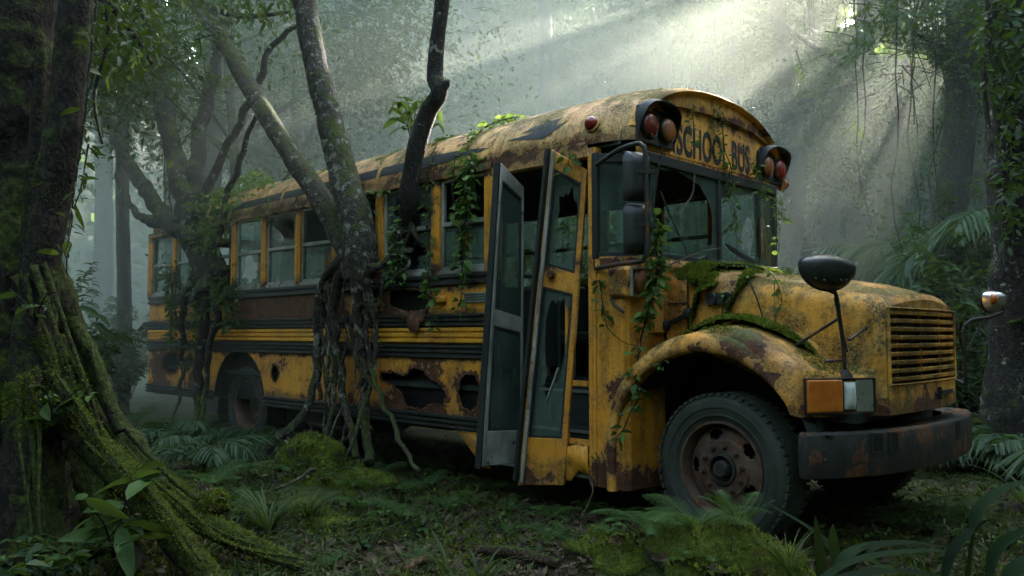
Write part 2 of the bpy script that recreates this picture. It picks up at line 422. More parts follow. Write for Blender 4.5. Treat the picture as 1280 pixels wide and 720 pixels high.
M['black_plastic'] = simple('black_plastic', (.008, .009, .010), (.022, .024, .025), 14, (.3, .55), 0, .25, dirt=.18)
M['chrome'] = simple('dull_reflector', (.45, .46, .44), (.62, .62, .6), 5, (.2, .4), .85, .2, dirt=.5)
M['glass'] = glass_mat('dirty_glass', .55, (.5, .63, .56), (.075, .10, .085))
M['glass_far'] = glass_mat('grimy_far_glass', .72, (.42, .6, .46), (.03, .045, .034))
M['shade_black'] = simple('hollow_shade', (.002, .002, .002), (.004, .004, .004))  # near black: shade inside holes and gaps put into the colour
M['glass_clean'] = glass_mat('windscreen_glass', .42, (.55, .7, .64), (.075, .11, .095))
def lens_mat(name, c0, c1):
    t = NT(name); x, y, z = t.xyz()
    w = t.n('TexWave', Vector=t.obj(), Scale=26, Distortion=.4).outputs['Fac']
    n = t.noise(9, 7, .65)
    c = t.mix(t.step(n, .35, .7), c0, c1)
    c = t.mix(t.math('MULTIPLY', t.step(t.noise(4, 8, .6, off=(3, 3, 3)), .5, .7), .6), c, (.06, .04, .02))
    return t.end(t.pbr(c, .22, 0, t.bump(t.math('ADD', w, n), .10, .004), .5))
M['amber'] = lens_mat('amber_lens', (.38, .085, .012), (.55, .17, .02))
M['amber_old'] = lens_mat('faded_amber_lens', (.20, .065, .025), (.34, .12, .04))
M['red'] = lens_mat('red_lens', (.16, .012, .010), (.27, .03, .02))
M['clear'] = lens_mat('clear_lens', (.42, .42, .38), (.6, .6, .54))
M['bark_near'] = bark_mat('mossy_bark', (.013, .009, .006), (.044, .032, .021), .52)
M['bark_root'] = bark_mat('mossy_root_bark', (.022, .016, .010), (.075, .055, .035), .78)
M['bark_strangler'] = bark_mat('lichen_bark', (.035, .028, .020), (.12, .10, .072), .36, .55, 1.3)
M['bark_dark'] = bark_mat('dark_bark', (.016, .013, .010), (.045, .038, .028), .35, .15)
M['bark_far'] = bark_mat('misty_bark', (.02, .018, .014), (.055, .048, .038), .5, 0)
M['twig'] = bark_mat('dead_twig', (.10, .075, .05), (.22, .18, .13), .2)
M['log'] = bark_mat('red_brown_log', (.05, .024, .014), (.13, .065, .04), .25)
M['wood'] = bark_mat('torn_wood', (.16, .09, .045), (.34, .22, .12), .1)
M['deadleaf'] = leaf_mat('dead_leaves', (.018, .011, .006), (.10, .065, .035), .1, .7, .25)
M['leaf'] = leaf_mat('green_leaf', (.012, .030, .008), (.055, .105, .022))
M['leaf_dark'] = leaf_mat('dark_leaf', (.008, .020, .008), (.028, .060, .018), .25, .55, .2)
M['leaf_vine'] = leaf_mat('vine_leaf', (.025, .06, .014), (.12, .20, .045), .35)
M['leaf_far'] = leaf_mat('canopy_leaf', (.010, .022, .008), (.04, .07, .02), .3, .6, .15)
M['fern'] = leaf_mat('fern_leaf', (.016, .045, .012), (.07, .14, .03), .3)
M['grass'] = leaf_mat('grass_blade', (.016, .032, .008), (.065, .095, .022), .25)
M['moss'] = leaf_mat('moss_tuft', (.035, .048, .006), (.19, .22, .024), .35, .8, .15)
M['leaf_strap'] = leaf_mat('strap_leaf', (.004, .010, .005), (.012, .028, .010), .15, .75, .05)
M['palm'] = leaf_mat('palm_leaf', (.012, .028, .010), (.045, .085, .03), .25, .5, .25)
def moss_rock():
    t = NT('moss_rock'); nz = t.nz(); n1 = t.noise(2.2, 9, .65); n3 = t.noise(34, 7, .7); n2 = t.noise(8, 8, .7)
    rock = t.mix(n2, (.02, .018, .014), (.075, .068, .052))
    mm = t.step(t.math('ADD', t.math('MULTIPLY', t.step(nz, -.3, .8), .5), n1), .52, .72)
    c = t.mix(mm, rock, t.ramp(t.math('ADD', t.math('MULTIPLY', n3, .6), t.math('MULTIPLY', n2, .4)), [(.35, (.022, .03, .005)), (.52, (.075, .09, .010)), (.68, (.18, .20, .022))]))
    return t.end(t.pbr(c, .9, 0, t.bump(t.math('ADD', n3, n2), 1, .03), .15))
M['moss_rock'] = moss_rock()
def soil():
    t = NT('forest_soil'); n1 = t.noise(.9, 9, .65); n2 = t.noise(7, 9, .7); n3 = t.noise(38, 7, .72)
    v = t.n('TexVoronoi', Vector=t.obj(), Scale=17.0)
    c = t.ramp(n3, [(.3, (.008, .006, .004)), (.55, (.028, .019, .012)), (.8, (.075, .052, .032))])
    c = t.mix(.5, c, t.mix(v.outputs['Color'], (.010, .007, .004), (.055, .035, .02)))
    mm = t.step(t.math('ADD', n1, t.math('MULTIPLY', n2, .3)), .56, .68)
    c = t.mix(mm, c, t.ramp(n3, [(.3, (.014, .022, .004)), (.55, (.05, .07, .010)), (.8, (.12, .14, .02))]))
    return t.end(t.pbr(c, .88, 0, t.bump(t.math('ADD', t.math('ADD', n3, n2), v.outputs['Distance']), 1, .035), .25))
M['soil'] = soil()
M['soil_dark'] = simple('wooded_slope', (.006, .010, .005), (.022, .034, .014), .8, (.9, 1.0), bump=.2)
# ------------------------------------------------------------------ the bus
YN, YF, YC = -1.2, 1.3, .05          # near side, far side, centre line
X0, XD0, XD1, XF = -9.35, -2.12, -1.05, -.70
bus = thing('school_bus', 'derelict rusty yellow school bus with broken windows and open front door, overgrown in the forest', 'school bus')

RN, RH, RZ, RW = 2.25, .60, 2.83, 1.25
def roof_pt(x, th, sc_=1.0, zb=RZ):
    c, s = math.cos(th), math.sin(th)
    y = YC - RW * sc_ * math.copysign(abs(c) ** (2 / RN), c)
    return Vector((x, y, zb + RH * sc_ * abs(s) ** (2 / RN)))
def roof_y(z):  # near side
    k = min(max((z - RZ) / RH, 0), 1); return YC - RW * (1 - k ** RN) ** (1 / RN)
# roof shell
NT_ = 40
stations = [(X0 - .02, .80), (X0, .90), (X0 + .05, .965), (X0 + .14, 1.0)]
xx = X0 + .3
while xx < -1.15: stations.append((xx, 1.0)); xx += .18
stations += [(-1.12, 1.0), (-.98, .997), (-.88, .985), (-.80, .965), (-.74, .94), (-.70, .912)]
G = []
for x, s_ in stations:
    row = []
    for k in range(NT_ + 1):
        p = roof_pt(x, math.pi * k / NT_, s_)
        d = noise.noise(Vector((x * 1.3, p.y * 1.7, 5))) * .012 if s_ == 1 else 0
        row.append(p + Vector((0, 0, d)))
    G.append(row)
b = MB().grid(G)
roof = b.obj('roof', M['paint_roof'], bus, ang=60)
# inner ceiling
b = MB(); b.grid([[roof_pt(x, math.pi * k / 24, .965, RZ - .03) for k in range(25)] for x in (X0 + .06, -6, -3, -.78)])
b.obj('ceiling_lining', M['interior'], bus)
# roof seams (panel joints with rivet strip)
b = MB()
for x in (-7.5, -5.6, -3.75, -2.05, -1.18):
    for dx, h in ((0, .009),):
        rows = []
        for xx_ in (x - .03, x - .028, x + .028, x + .03):
            e = h if abs(xx_ - x) < .029 else .001
            rows.append([roof_pt(xx_, math.pi * k / NT_) + (roof_pt(xx_, math.pi * k / NT_) - Vector((xx_, YC, RZ))).normalized() * e for k in range(NT_ + 1)])
        b.grid(rows)
for q_ in pieces(b): q_.obj('roof_seam', M['paint_roof'], bus)
# gutter
b = MB()
for y, sgn in ((YN, -1), (YF, 1)):
    b.grid([[(x, y + sgn * dy + sgn * .006 * noise.noise(Vector((x * 2, 0, 0))), z) for dy, z in ((-.02, 2.86), (.022, 2.855), (.03, 2.83), (.03, 2.79), (.0, 2.775), (-.05, 2.775))] for x in [X0 + .05 + i * (XD0 - X0 - .02) / 40 for i in range(41)]])
    b.grid([[(x, y + sgn * dy, z) for dy, z in ((-.02, 2.86), (.012, 2.855), (.016, 2.83), (.016, 2.76), (-.05, 2.75))] for x in (XD0 + .03, -1.6, XD1)])
for q_ in pieces(b): q_.obj('gutter', M['paint_roof'], bus)
# black stripe and arrow painted on the roof edge: thin sheets that follow the roof
def decal(name, poly, mat, off=.004):
    zs = [p[1] for p in poly]; xs = [p[0] for p in poly]
    cuts = [(1, min(zs) + i * .02) for i in range(1, int((max(zs) - min(zs)) / .02) + 1)]
    cuts += [(0, min(xs) + i * .12) for i in range(1, int((max(xs) - min(xs)) / .12) + 1)]
    V, F = holed(poly, (), cuts); P = []
    for x, z in V:
        y = roof_y(z); y2 = roof_y(z + .002)
        nrm = Vector((0, -.002, (y2 - y))).normalized()
        d = noise.noise(Vector((x * 1.3, y * 1.7, 5))) * .012
        P.append((x, y + nrm.y * off, z + nrm.z * off + d))
    me = bpy.data.meshes.new(name); me.from_pydata(P, [], F); me.update(); return finish(name, me, mat, bus)
stripe = [(X0 + .1, 2.925), (X0 + .1, 3.005)] + [(x, 3.005 + (x + 9.2) * .0065 + random.uniform(-.003, .003)) for x in [-9 + .4 * i for i in range(15)]] + [(-2.95, 3.055), (-2.55, 3.045), (-2.16, 2.985), (-2.6, 2.955)] + [(x, 2.945 + (x + 3) * .004 + random.uniform(-.003, .003)) for x in [-3.2 - .4 * i for i in range(15)]]
decal('roof_stripe', stripe, M['black_paint'])
apx = [(635, 187), (655, 176), (676, 164), (708, 150), (705, 160), (700, 163), (721, 154), (708, 165), (697, 177), (680, 179), (644, 180), (672, 172), (683, 165)]
decal('roof_arrow', [sxz(px, py, -1.03) for px, py in [(646, 182), (662, 171), (676, 161), (708, 149.5), (704, 162), (721, 154.5), (706, 168), (696, 177.5), (672, 178.5), (646, 179.8), (673, 172), (684, 163.5)][1:]], M['black_paint'])

# ---- near side panels
def panel(name, outer, holes, mat, y=YN, parent=None, cuts=None, wave=.004, solid=0):
    V, F = holed(outer, holes, cuts)
    P = [(x, y + wave * noise.noise(Vector((x * 2.2, z * 2.2, 1))), z) for x, z in V]
    me = bpy.data.meshes.new(name); me.from_pydata(P, [], F); me.update()
    return finish(name, me, mat, parent or bus, solid=solid)
def rim_of(name, hole, k, seed, y=YN - .006, curl=.03, mat='rust'):
    """torn rusty edge: ring between the hole and a grown ragged outline, its lip curled"""
    n = len(hole); outer = grow(hole, k, seed, .05, .03); rnd = random.Random(seed)
    inner = grow(hole, .95, seed + 9, .06)
    G = []
    for i in range(n):
        (xi, zi), (xh, zh), (xo, zo) = inner[i], hole[i], outer[i]
        c = rnd.uniform(-.6, 1) * curl * .35
        G.append([(xi, y - .004 - c, zi), (xh, y - .003 - c * .3, zh), ((xh + xo) / 2, y - .003 - .004 * rnd.random(), (zh + zo) / 2), (xo, y + .001, zo)])
    G.append(G[0]); return MB().grid(G).obj(name, M[mat], bus)
def hole_px(pts, jit, seed, sub=.04): return ragged(ragged([sxz(*p) for p in pts], jit * .9, .05, seed), jit * .55, .016, seed + 50)
h1 = hole_px([(477, 466), (492, 464), (505, 470), (519, 460), (530, 462), (540, 474), (552, 482), (560, 495), (556, 505), (538, 504), (527, 512), (510, 509), (503, 492), (492, 480), (480, 478)], .016, 3)
h2 = hole_px([(576, 474), (582, 468), (594, 470), (600, 482), (597, 508), (588, 514), (577, 508), (573, 490)], .012, 4)
h3 = hole_px([(489, 364), (502, 362), (518, 362), (534, 366), (536, 380), (528, 389), (515, 390), (500, 387), (488, 380)], .012, 5)
h4 = ragged([(-5.66 + .075 * math.cos(a * .7), .95 + .09 * math.sin(a * .7)) for a in range(9)], .008, .05, 6)
h5 = hole_px([(203, 446), (213, 440), (222, 442), (224, 460), (214, 466), (203, 460)], .012, 7)
h6 = hole_px([(226, 450), (240, 444), (244, 452), (236, 462), (230, 466)], .010, 8)
h7 = hole_px([(474, 462), (477, 460), (479, 480), (477, 484), (474, 480)], .008, 9)
arch_r = [(-6.52 + .62 * math.cos(a), .60 + .60 * math.sin(a)) for a in [math.pi - i * math.pi / 20 for i in range(21)]]
outer = [(X0 + .08, .66)] + [(-7.16, .66)] + [p for p in arch_r if p[1] > .66] + [(-5.88, .66)] + [(XD0 + .02, .66), (XD0 + .02, 1.185), (X0 + .08, 1.185)]
cuts = [(0, X0 + .5 * i) for i in range(1, 15)] + [(1, .82), (1, 1.0)]
lower = panel('lower_panel', outer, [h1, h2, h4, h5, h6], M['paint_lower'], cuts=cuts)
panel('upper_panel', [(X0 + .08, 1.56), (XD0 + .02, 1.56), (XD0 + .02, 1.83), (X0 + .08, 1.83)], [h3], M['paint_upper'], cuts=cuts[:14])
rim_of('rust_edge', h1, 1.07, 3, curl=.02); rim_of('rust_edge', h2, 1.14, 4, curl=.02); rim_of('rust_edge', h3, 1.08, 5, curl=.015)
MB().bb((X0 + .1, YN + .10, .6), (XD0, YN + .12, 1.86)).obj('hole_shade_panel', M['shade_black'], bus)  # dark panel added behind the rust holes, its colour stands for shade
for i, h in enumerate((h4, h5, h6)): rim_of('rust_edge', h, 1.10, 20 + i, curl=.012)
# torn flaps hanging below the holes
def flap(pts, seed, y0, y1):
    o = ragged(ragged([sxz(*p) for p in pts], .014, .05, seed), .006, .015, seed + 5); V, F = holed(o)
    zt = max(v[1] for v in V); zb = min(v[1] for v in V)
    P = [(x, y0 + (y1 - y0) * ((zt - z) / (zt - zb)) ** 1.5 + .012 * noise.noise(Vector((x * 14, z * 14, seed))), z) for x, z in V]
    me = bpy.data.meshes.new('torn_flap'); me.from_pydata(P, [], F); me.update(); finish('torn_flap', me, M['rust'], bus, solid=.002)
flap([(501, 386), (512, 390), (536, 385), (533, 400), (527, 416), (520, 415), (512, 402), (504, 396)], 1, YN - .02, YN - .06)
# rails: profiles swept along the side
def sweep_x(name, prof, xs, mat, y=YN):
    b = MB(); b.grid([[(x, y - d - .004 * noise.noise(Vector((x * 1.1, 0, z))), z) for d, z in prof] for x in xs]); return b.obj(name, mat, bus, ang=30)
XS = [X0 + .06 + i * (XD0 + .01 - X0 - .06) / 46 for i in range(47)]
def ribs(z0, z1, n, d=.028, base=.006):
    pr = [(-.01, z1)]; h = (z1 - z0) / n
    for i in range(n):
        t = z1 - i * h
        pr += [(base, t - .04 * h), (d, t - .2 * h), (d, t - .62 * h), (base, t - .8 * h)]
    return pr + [(-.01, z0)]
sweep_x('rub_rail', ribs(1.81, 1.935, 2), XS, M['black'])
sweep_x('rub_rail', ribs(1.455, 1.575, 3), XS, M['black'])
sweep_x('rub_rail', ribs(1.170, 1.300, 3), XS, M['black'])
sweep_x('ribbed_band', ribs(1.302, 1.453, 3, .024), XS, M['paint_rail'])
XS2 = [x for x in XS if x < -7.14] + [-7.14]; XS3 = [-5.9] + [x for x in XS if x > -5.9]
sweep_x('skirt_rail', ribs(.555, .685, 3), XS2, M['black']); sweep_x('skirt_rail', ribs(.555, .685, 3), XS3, M['black'])
# rear arch lip + well
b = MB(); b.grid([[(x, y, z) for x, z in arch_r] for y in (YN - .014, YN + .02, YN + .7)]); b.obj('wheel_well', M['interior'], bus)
# yellow skirt step in front of the door
V, F = holed([sxz(*p) for p in [(574, 541), (612, 538), (612, 586), (604, 584)]])
me = bpy.data.meshes.new('skirt_step'); me.from_pydata([(x, YN + .0, z) for x, z in V], [], F); me.update(); finish('skirt_step', me, M['paint_lower'], bus, solid=.01)
# number plate and small lamp on the upper panel
MB().bb((-2.45, YN - .016, 1.665), (-2.155, YN - .002, 1.75)).obj('side_plate', M['plate'], bus, bevel=.003)
b = MB()
for r in range(3):
    x = -2.43
    while x < -2.18:
        w = random.uniform(.008, .022); b.bb((x, YN - .0185, 1.682 + r * .021), (x + w, YN - .0155, 1.694 + r * .021)); x += w + .008
b.obj('plate_lettering', M['black'], bus)
b = MB().bb((-2.86, YN - .05, 1.675), (-2.68, YN - .002, 1.735)); lmp = b.obj('side_marker', M['paint_upper'], bus, bevel=.012)
MB().bb((-2.84, YN - .056, 1.685), (-2.77, YN - .049, 1.725)).obj('lens', M['amber_old'], lmp, bevel=.006)

# ---- windows
pill = [-9.28, -8.46, -7.70, -6.72, -5.97, -5.21, -4.47, -3.70, -2.84, XD0]
Z0, Z1, ZM = 1.965, 2.785, 2.375
for i, x in enumerate(pill):
    w = .055 if i not in (0, len(pill) - 1) else .075
    b = MB().bb((x - w, YN - .012, Z0 - .05), (x + w, YN + .06, Z1 + .02))
    b.bb((x - w * .35, YN - .02, Z0 - .03), (x + w * .35, YN - .012, Z1)); b.obj('window_pillar', M['paint'], bus, bevel=.006)
def pane(name, rect, hole, y, mat, parent):
    V, F = holed(rect, hole); me = bpy.data.meshes.new(name); me.from_pydata([(x, y, z) for x, z in V], [], F); me.update()
    return finish(name, me, mat, parent, smooth=False)
def star(cx, cz, rx, rz, seed, n=13, j=.45):
    rnd = random.Random(seed)
    return [(cx + rx * math.cos(a) * (k := 1 + rnd.uniform(-j, j)), cz + rz * math.sin(a) * k) for a in [2 * math.pi * (i + rnd.uniform(-.3, .3)) / n for i in range(n)]]
# state per window: (upper, lower): 'g' intact, 'h' broken hole, '-' gone
state = ['gg', 'gg', '--', 'gh', 'hg', '-h', '-h', 'hh', '-h']
for i, st in enumerate(state):
    xa, xb = pill[i] + .06, pill[i + 1] - .06
    b = MB(); t = .03; y0, y1 = YN + .012, YN + .05
    b.bb((xa, y0, Z0), (xa + t, y1, Z1)); b.bb((xb - t, y0, Z0), (xb, y1, Z1)); b.bb((xa + t, y0, Z0), (xb - t, y1, Z0 + t)); b.bb((xa + t, y0, Z1 - t), (xb - t, y1, Z1))
    b.bb((xa + t, y0 - .008, ZM - .02), (xb - t, y1 - .004, ZM + .02))
    w = MB(); w.v, w.f = b.v, b.f
    fr = w.obj('window', M['alu'], bus, bevel=.004)
    a0, a1 = xa + t, xb - t; cx = (a0 + a1) / 2
    for s_, (za, zb) in zip(st, ((ZM + .02, Z1 - t), (Z0 + t, ZM - .02))):
        if s_ == '-': continue
        hs = []
        if s_ == 'h':
            hs = [star(cx + random.uniform(-.04, .04), (za + zb) / 2, .215, .132, i * 3 + 1, 19, .38)]
        pane('pane', [(a0, za), (a1, za), (a1, zb), (a0, zb)], hs, YN + .034, M['glass'], fr)
b = MB()  # black strip beneath the sashes
b.bb((X0 + .1, YN - .006, 1.925), (XD0, YN + .05, 1.966)); b.obj('window_sill', M['alu'], bus, bevel=.004)

# ---- far side, rear, floor, belly
b = MB(); b.bb((X0 + .1, YF - .02, .6), (-.9, YF, 1.95)); b.bb((X0 + .1, YF - .02, 2.78), (-.9, YF, 2.86)); [q_.obj('far_side_panel', M['paint'], bus) for q_ in pieces(b)]
b = MB().bb((X0 + .12, YF - .05, .95), (-.95, YF - .024, 1.94)); b.obj('side_lining', M['interior'], bus)
for x in pill + [-1.45, -.85]:
    MB().bb((x - .06, YF - .05, 1.94), (x + .06, YF + .012, 2.80)).obj('window_pillar', M['paint'], bus, bevel=.005)
for xa, xb in zip(pill[:-1] + [XD0], pill[1:] + [-1.45]):
    b = MB(); b.bb((xa + .06, YF - .03, 2.36), (xb - .06, YF - .005, 2.40)); b.bb((xa + .06, YF - .03, 1.95), (xb - .06, YF - .005, 1.98)); fw = [q_.obj('far_window', M['alu'], bus) for q_ in pieces(b)][0]
    me = bpy.data.meshes.new('pane'); me.from_pydata([(xa + .06, YF - .018, 1.98), (xb - .06, YF - .018, 1.98), (xb - .06, YF - .018, 2.78), (xa + .06, YF - .018, 2.78)], [], [(0, 1, 2, 3)]); finish('pane', me, M['glass_far'], fw, False)
b = MB(); b.bb((X0, YN + .06, .6), (X0 + .06, YF - .06, 1.98)); b.bb((X0, YN + .06, 2.75), (X0 + .05, YF - .06, 2.9))
for y in (YN + .03, -.42, .52, YF - .09): b.bb((X0, y, 1.98), (X0 + .06, y + .08, 2.75))
b.obj('rear_wall', M['paint'], bus, bevel=.01)
b = MB(); b.grid([[(X0 + .09 - .09 * math.sin(a), YN + .09 - .09 * math.cos(a), z) for a in [i * math.pi / 12 for i in range(7)]] for z in (.56, 1.2, 1.9, 2.5, 2.86)]); b.obj('rear_corner', M['paint'], bus)
MB().bb((X0 - .12, YN + .1, .55), (X0 - .005, YF - .1, .78)).obj('rear_bumper', M['bumper'], bus, bevel=.02)
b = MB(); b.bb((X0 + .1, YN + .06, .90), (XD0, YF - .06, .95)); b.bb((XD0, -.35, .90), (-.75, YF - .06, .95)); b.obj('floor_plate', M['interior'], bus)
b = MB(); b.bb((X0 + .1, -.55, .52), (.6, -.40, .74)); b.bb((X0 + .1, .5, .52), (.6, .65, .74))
b.bb((-5.6, YN + .12, .42), (-4.5, -.6, .88)); b.bb((-4.0, YN + .25, .5), (-2.9, -.6, .88)); b.obj('chassis', M['shade_black'], bus, bevel=.01)  # chassis coloured near black so the underside shade is in the colour
MB().bb((-6.6, -1.0, .5), (-6.4, 1.1, .64)).obj('rear_axle', M['black'], bus)
MB().bb((-.06, -1.0, .44), (.06, 1.1, .56)).obj('front_axle', M['black'], bus)
# entry steps
b = MB(); b.bb((XD0 + .05, YN + .05, .30), (XD1 - .03, -.95, .33)); b.bb((XD0 + .05, -.95, .33), (XD1 - .03, -.93, .60)); b.bb((XD0 + .05, -.95, .60), (XD1 - .03, -.65, .63)); b.bb((XD0 + .05, -.65, .63), (XD1 - .03, -.63, .90))
b.bb((XD0 + .02, YN + .04, .28), (XD0 + .05, -.35, .95)); st_ = b.obj('entry_step', M['interior'], bus, bevel=.004)
b = MB(); b.bb((XD0 + .06, -.968, .612), (XD1 - .04, -.948, .634)); b.bb((XD0 + .06, -.668, .90), (XD1 - .04, -.648, .925)); b.bb((XD0 + .06, YN + .035, .31), (XD1 - .04, YN + .05, .334)); [q_.obj('step_edge', M['plate'], st_) for q_ in pieces(b)]
# seats
for r in range(9):
    x = -8.7 + r * .74
    for ya, yb in ((YN + .1, -.35), (.42, YF - .1)):
        b = MB(); b.bb((x - .22, ya, 1.30), (x + .24, yb, 1.42)); b.box((x - .27, (ya + yb) / 2, 1.62), (.10, yb - ya, .62), Matrix.Rotation(-.14, 3, 'Y')); 
        s_ = b.obj('seat', M['seat'], bus, bevel=.03)
        b = MB()
        for yy in (ya + .06, yb - .06): b.bar((x + .15, yy, .95), (x + .15, yy, 1.3), .03, .03); b.bar((x - .2, yy, .95), (x - .2, yy, 1.3), .03, .03)
        [q_.obj('seat_leg', M['alu'], s_) for q_ in pieces(b)]
# driver's place on the far side: seat, dash, steering wheel
b = MB(); b.bb((-1.85, .45, 1.35), (-1.4, .95, 1.47)); b.box((-1.88, .7, 1.8), (.12, .5, .8), Matrix.Rotation(-.12, 3, 'Y')); b.bb((-1.7, .6, .95), (-1.55, .8, 1.35)); b.obj('driver_seat', M['seat'], bus, bevel=.04)
b = MB(); b.bb((-1.0, -.3, 1.45), (-.72, 1.15, 1.86)); b.bb((-.98, -1.1, .95), (-.74, -.3, 1.80)); [q_.obj('dashboard', M['interior'], bus, bevel=.03) for q_ in pieces(b)]
b = MB(); wc = Vector((-1.22, .7, 1.93)); wn = Vector((-.55, 0, .83)).normalized(); u = Vector((0, 1, 0)); v = wn.cross(u)
rg = [wc + (u * math.cos(a) + v * math.sin(a)) * .24 for a in [i * math.pi / 16 for i in range(33)]]
b.tube(rg, .016, 8)
for a in (.3, 2.3, 4.4): b.bar(wc, wc + (u * math.cos(a) + v * math.sin(a)) * .24, .025, .012)
b.tube([wc, wc - wn * .4], .03, 8); b.obj('steering_wheel', M['rubber'], bus)
b = MB(); b.tube([(XD0 + .02, -.35, .95), (XD0 + .02, -.35, 1.9), (XD0 + .02, -.9, 1.9)], .018, 8); b.bb((XD0 - .01, -1.1, 1.1), (XD0 + .005, -.37, 1.75)); b.obj('step_guard', M['seat'], bus)

# ---- door: posts, header, two leaves
b = MB(); b.bb((XD1 - .005, YN - .012, .27), (XD1 + .065, YN + .07, 2.80)); b.bb((XD1 + .01, YN - .02, .4), (XD1 + .035, YN - .012, 2.75)); b.obj('door_post', M['paint_cowl'], bus, bevel=.008)
MB().bb((XD0 - .02, YN - .004, .56), (XD0 + .03, YN + .06, 2.79)).obj('door_post', M['black'], bus, bevel=.006)
MB().bb((XD0, YN - .02, 2.735), (XD1 + .05, YN + .06, 2.80)).obj('door_header', M['paint_roof'], bus, bevel=.006)
def quadP(q, u, v):  # q: bl, br, tr, tl
    return (q[0] * (1 - u) + q[1] * u) * (1 - v) + (q[3] * (1 - u) + q[2] * u) * v
def leaf_door(name, q, bands, rail, stile, mats, thick):
    q = [Vector(p) for p in q]; n = (q[1] - q[0]).cross(q[3] - q[0]).normalized()
    L = (q[1] - q[0]).length; H = (q[3] - q[0]).length
    def slab(u0, u1, v0, v1, t): # box on the quad
        P = [quadP(q, u, v) for u, v in ((u0, v0), (u1, v0), (u1, v1), (u0, v1))]
        return [p + n * t / 2 for p in P] + [p - n * t / 2 for p in P], [(0, 1, 2, 3), (7, 6, 5, 4), (0, 4, 5, 1), (1, 5, 6, 2), (2, 6, 7, 3), (3, 7, 4, 0)]
    root = empty(name, bus)
    su = stile / L
    b = MB(); b.add(*slab(0, su, 0, 1, thick)); b.obj('edge_stile', M[mats[0]], root, bevel=.004)
    b = MB(); b.add(*slab(1 - su, 1, 0, 1, thick)); b.obj('edge_stile', M[mats[1]], root, bevel=.004)
    b = MB()
    for v0, v1 in rail: b.add(*slab(su, 1 - su, v0, v1, thick * .9))
    for q_ in pieces(b): q_.obj('cross_rail', M[mats[1]], root, bevel=.004)
    g = MB()
    for v0, v1 in bands:
        e = .018 / L; ev = .018 / H
        for a in ((su, su + e, v0, v1), (1 - su - e, 1 - su, v0, v1), (su + e, 1 - su - e, v0, v0 + ev), (su + e, 1 - su - e, v1 - ev, v1)): g.add(*slab(*a, thick * .7))
    g.obj('pane_seal', M['rubber'], root)
    return root, q, su
def door_pane(root, q, su, v0, v1, hole, gm='glass'):
    V, F = holed([(su, v0), (1 - su, v0), (1 - su, v1), (su, v1)], [hole] if hole else [])
    me = bpy.data.meshes.new('pane'); me.from_pydata([quadP(q, *p) for p in V], [], F); me.update(); finish('pane', me, M[gm], root, smooth=False)
# folded-out leaf at the back edge of the doorway
q = [(-1.87, -1.54, .36), (-1.80, -1.16, .36), (-1.775, -1.17, 2.60), (-1.705, -1.50, 2.74)]
rails = [(0, .115), (.465, .52), (.95, 1)]
root, q, su = leaf_door('door_leaf', q, [(.115, .465), (.52, .95)], rails, .03, ('alu', 'alu'), .035)
door_pane(root, q, su, .115, .465, None, 'glass_clean'); door_pane(root, q, su, .52, .95, None, 'glass_clean')
MB().bar((-1.895, -1.555, .34), (-1.725, -1.515, 2.74), .02, .05).obj('rubber_edge', M['rubber'], root)
# leaning leaf that has come off its upper hinge
q = [side(648, 606, -1.33), side(712, 607, -1.20), side(735, 213, -1.15), side(690, 187, -1.32)]
q[1] = side(706, 606, -1.22)
root, q, su = leaf_door('door_leaf', q, [(.145, .60), (.665, .95)], [(0, .145), (.60, .665), (.95, 1)], .05, ('paint_cowl', 'paint_cowl'), .035)
MB().bar(side(652, 603, -1.365), side(692, 189, -1.355), .012, .03).obj('metal_trim', M['alu'], root)
hu = ragged([(.36, .70), (.62, .70), (.80, .80), (.82, .86), (.70, .89), (.62, .925), (.52, .895), (.30, .875), (.36, .83), (.28, .80)], .012, .05, 4)
hl = ragged([(.30, .42), (.26, .50), (.34, .56), (.55, .575), (.80, .56), (.82, .50), (.76, .40), (.72, .345), (.48, .27), (.36, .30), (.42, .34)], .014, .05, 5)
door_pane(root, q, su, .145, .60, hl); door_pane(root, q, su, .665, .95, hu)
MB().bar(side(645, 600, -1.36), side(685, 186, -1.35), .045, .03).obj('rubber_edge', M['rubber'], root)
MB().bar(side(698, 460, -1.26), side(682, 505, -1.26), .014, .014).obj('grab_rod', M['plate'], root)
b = MB().lathe([(0, -.03), (.03, -.03), (.035, 0), (.02, .01)], side(690, 343, -1.30), 'y', 10); b.obj('latch', M['rust'], root)
# narrow fixed pane and torn kick panel between leaf and post
b = MB(); b.bb((-1.30, YN + .005, .55), (-1.275, YN + .03, 1.9)); b.bb((-1.30, YN + .005, .56), (XD1, YN + .03, .60)); b.bb((-1.30, YN + .005, 1.0), (XD1, YN + .03, 1.04)); [q_.obj('door_rail', M['paint_cowl'], bus) for q_ in pieces(b)]
V, F = holed(ragged([sxz(*p) for p in [(706, 556), (737, 556), (737, 592), (725, 588), (716, 600), (706, 597)]], .012, .04, 7))
me = bpy.data.meshes.new('kick_plate'); me.from_pydata([(x, YN - .015 + .02 * noise.noise(Vector((x * 9, z * 9, 2))), z) for x, z in V], [], F); me.update(); finish('kick_plate', me, M['paint_lower'], bus, solid=.006)

